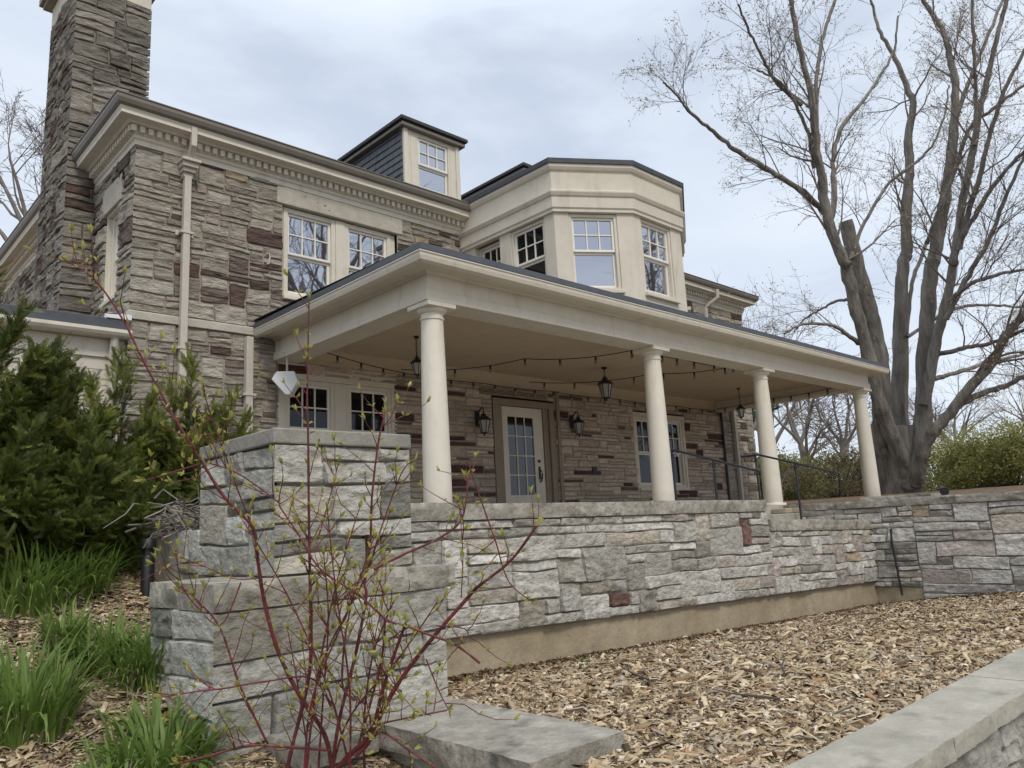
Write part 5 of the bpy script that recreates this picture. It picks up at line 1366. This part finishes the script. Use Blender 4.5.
# ------------------------------------------------------------------ red stemmed dogwood in front
z4 = lambda p: zs(180, 580, 3.413, p)
z3 = lambda p: zs(140, 400, 3.07, p)
zq = lambda p: zs(280, 460, 3.2, p)
STEMS = [  # pixels, near depth, far depth, widths px
    (z4([(520, 640), (490, 520), (400, 380), (330, 230), (285, 60)]) + z3([(360, 480), (345, 390), (260, 300), (190, 190), (130, 95), (75, 0)]) + [(143, 360), (122, 318), (95, 280), (69, 262)], 4.55, 4.2, 6.5, 2),
    (z4([(365, 660), (380, 580), (440, 330), (447, 150)]) + z3([(523, 600), (520, 450), (518, 300), (516, 100), (513, 0)]) + [(308, 352), (309, 300)], 4.5, 4.6, 6, 1.8),
    (z4([(520, 640), (545, 470), (600, 250), (635, 60)]) + z3([(690, 560), (707, 440), (712, 300), (730, 140), (748, 60)]) + [(385, 412)], 4.55, 4.75, 5.5, 2),
    (z4([(540, 640), (585, 590), (640, 540), (700, 430), (760, 330), (860, 200), (1000, 40)]) + zq([(640, 400), (740, 320), (820, 212)]), 4.5, 4.2, 8, 3.5),
    (z4([(600, 600), (650, 540), (690, 380), (740, 230), (770, 150)]), 4.45, 4.3, 6, 4),
    (zq([(640, 650), (560, 590), (480, 560), (400, 530), (340, 510), (250, 430), (130, 350), (60, 240), (0, 150)]) + z3([(420, 310), (300, 225), (200, 190)]), 4.25, 4.45, 3.5, 1.8),
    (z4([(640, 560), (690, 520), (780, 580), (900, 660)]), 4.4, 4.0, 3.5, 2.5),
    (z4([(500, 580), (360, 570), (230, 565), (100, 600), (0, 625)]), 4.5, 4.1, 4, 2.5),
    (z4([(300, 560), (270, 500), (200, 350), (140, 170), (60, 70), (0, 20)]), 4.5, 4.4, 3.5, 2),
    (z4([(520, 440), (450, 335), (300, 345), (150, 370), (60, 380), (-60, 400)]), 4.6, 4.2, 3, 1.6),
    (z4([(640, 520), (670, 495), (780, 470), (910, 445)]), 4.4, 4.1, 3, 1.8),
    (zq([(600, 0), (640, 120), (690, 260), (712, 340), (740, 400), (800, 450)]), 4.6, 4.5, 2.4, 1.5),
    (zq([(300, 350), (400, 300), (500, 255), (575, 200), (597, 120), (600, 60)]), 4.5, 4.6, 4, 2),
    (zq([(120, 700), (160, 590), (270, 380), (330, 200), (390, 40), (430, 0)]), 4.6, 4.8, 3, 1.5),
    (zq([(390, 740), (330, 700), (300, 600), (330, 450), (340, 330)]), 4.5, 4.7, 2.5, 1.3),
    (zq([(240, 768), (200, 720), (210, 560), (240, 420), (280, 330)]), 4.45, 4.6, 4, 1.5),
    (z3([(345, 390), (290, 250), (255, 150), (215, 40), (195, -30)]), 4.5, 4.4, 2.2, 1.2),
    (z3([(545, 430), (585, 290), (610, 190)]), 4.55, 4.6, 2, 1.2),
    (z3([(190, 195), (120, 215), (60, 235), (20, 245)]), 4.35, 4.2, 2, 1.2),
    (z3([(310, 560), (250, 690), (180, 640), (130, 570), (110, 470)]), 4.45, 4.3, 2, 1.2),
    (z3([(420, 540), (300, 550), (220, 520), (120, 480)]), 4.5, 4.4, 1.8, 1.1),
    (zq([(500, 530), (590, 540), (600, 580), (560, 590)]), 4.3, 4.2, 1.8, 1.2),
    (z4([(700, 130), (690, 260), (650, 420), (610, 560)]), 4.45, 4.5, 3, 4),
    (z4([(840, 270), (880, 370), (915, 440)]), 4.35, 4.2, 2.2, 1.4),
    (zq([(580, 440), (585, 300), (575, 160)]), 4.4, 4.5, 1.6, 1.2),
]
_r = np.random.RandomState(77)
for _k in range(8):
    _bx = 330 + _r.uniform(-28, 40); _tx = _bx + _r.uniform(-120, 110); _ty = _r.uniform(500, 640)
    STEMS.append(([(_bx, 770), (_bx * .8 + _tx * .2 + _r.uniform(-8, 8), 770 * .68 + _ty * .32), (_bx * .4 + _tx * .6 + _r.uniform(-10, 10), 770 * .3 + _ty * .7), (_tx, _ty)], 4.5 + _r.uniform(-.15, .15), 4.5 + _r.uniform(-.3, .3), _r.uniform(2.5, 5), 1.4))
def dogwood():
    rng = np.random.RandomState(21)
    base = at(335, 790, 4.5)
    t = empty('dogwood_bush', base, 'bare red stemmed dogwood with opening yellow green buds in front of the pier', 'shrub')
    tips = []; fine = MB()
    def leaves_at(p, d, n, sz): tips.append((p, d, n, sz))
    for px, d0, d1, w0, w1 in STEMS:
        n = len(px); Q = np.array([at(x, y, d0 + (d1 - d0) * i / (n - 1)) for i, (x, y) in enumerate(px)])
        tq = np.linspace(0, n - 1, n * 4); i0 = np.clip(tq.astype(int), 0, n - 2); f = (tq - i0)[:, None]
        g = lambda k: Q[np.clip(k, 0, n - 1)]
        P = .5 * (2 * g(i0) + (g(i0 + 1) - g(i0 - 1)) * f + (2 * g(i0 - 1) - 5 * g(i0) + 4 * g(i0 + 1) - g(i0 + 2)) * f ** 2 + (3 * g(i0) - g(i0 - 1) - 3 * g(i0 + 1) + g(i0 + 2)) * f ** 3)
        rs = np.linspace(w0, w1, len(P)) * .36 * 4.5 / FPX
        rs = rs * (1 + .10 * np.sin(np.arange(len(P)) * 2.1))
        MB().tube(P, rs, 8).build('stem', M['stem'], t, smooth=True, recalc=False)
        Ln = np.linalg.norm(np.diff(P, axis=0), axis=1).sum()
        d_end = P[-1] - P[-2]; leaves_at(P[-1], d_end / np.linalg.norm(d_end), 5, .06)
        for k in range(int(Ln / .062)):
            q = rng.uniform(.22, 1); i = min(int(q * (len(P) - 1)), len(P) - 2); D = P[i + 1] - P[i]; D /= np.linalg.norm(D)
            s = np.cross(D, rng.normal(size=3)); s /= np.linalg.norm(s)
            if rng.rand() < .35:                     # bud pair at a node
                leaves_at(P[i] + s * rs[i], D * .5 + s, 2, .04); leaves_at(P[i] - s * rs[i], D * .5 - s, 2, .04)
            else:                                    # side twig
                L_ = abs(rng.normal(.12, .09)) + .05; nd = D * rng.uniform(.3, .9) + s; nd[2] += .35; nd /= np.linalg.norm(nd)
                T = [P[i]]
                for j in range(4):
                    nd = nd + rng.normal(0, .16, 3); nd[2] += .08; nd /= np.linalg.norm(nd); T.append(T[-1] + nd * L_ / 4)
                fine.tube(T, np.linspace(.0034, .0018, 5), 5, cap=False)
                leaves_at(T[-1], nd, 5, .055)
                if L_ > .14:
                    for sg in (-1, 1): leaves_at(T[2], nd * .4 + sg * s, 2, .036)
    fine.build('twigs', M['stem'], t, recalc=False)
    bag = Bag()
    for p, d, n, sz in tips:
        d = np.array(d) / (np.linalg.norm(d) + 1e-9)
        for k in range(n):
            s = np.cross(d, rng.normal(size=3)); s /= np.linalg.norm(s) + 1e-9
            a = d + s * rng.uniform(.15, .7) + np.array([0, 0, .35]); a /= np.linalg.norm(a); l = sz * rng.uniform(.5, 1.1); w = np.cross(a, s); w /= np.linalg.norm(w) + 1e-9; w = w * l * .17
            c = s * l * .08
            V = np.array([p, p + a * l * .35 + w - c, p + a * l * .75 + w * .7 , p + a * l + c, p + a * l * .75 - w * .7, p + a * l * .35 - w - c])
            bag.add(V, np.array([[0, 1, 2, 3], [0, 3, 4, 5]]))
    bag.build('leaves', M['leaf'], t)['kind'] = 'stuff'
dogwood()
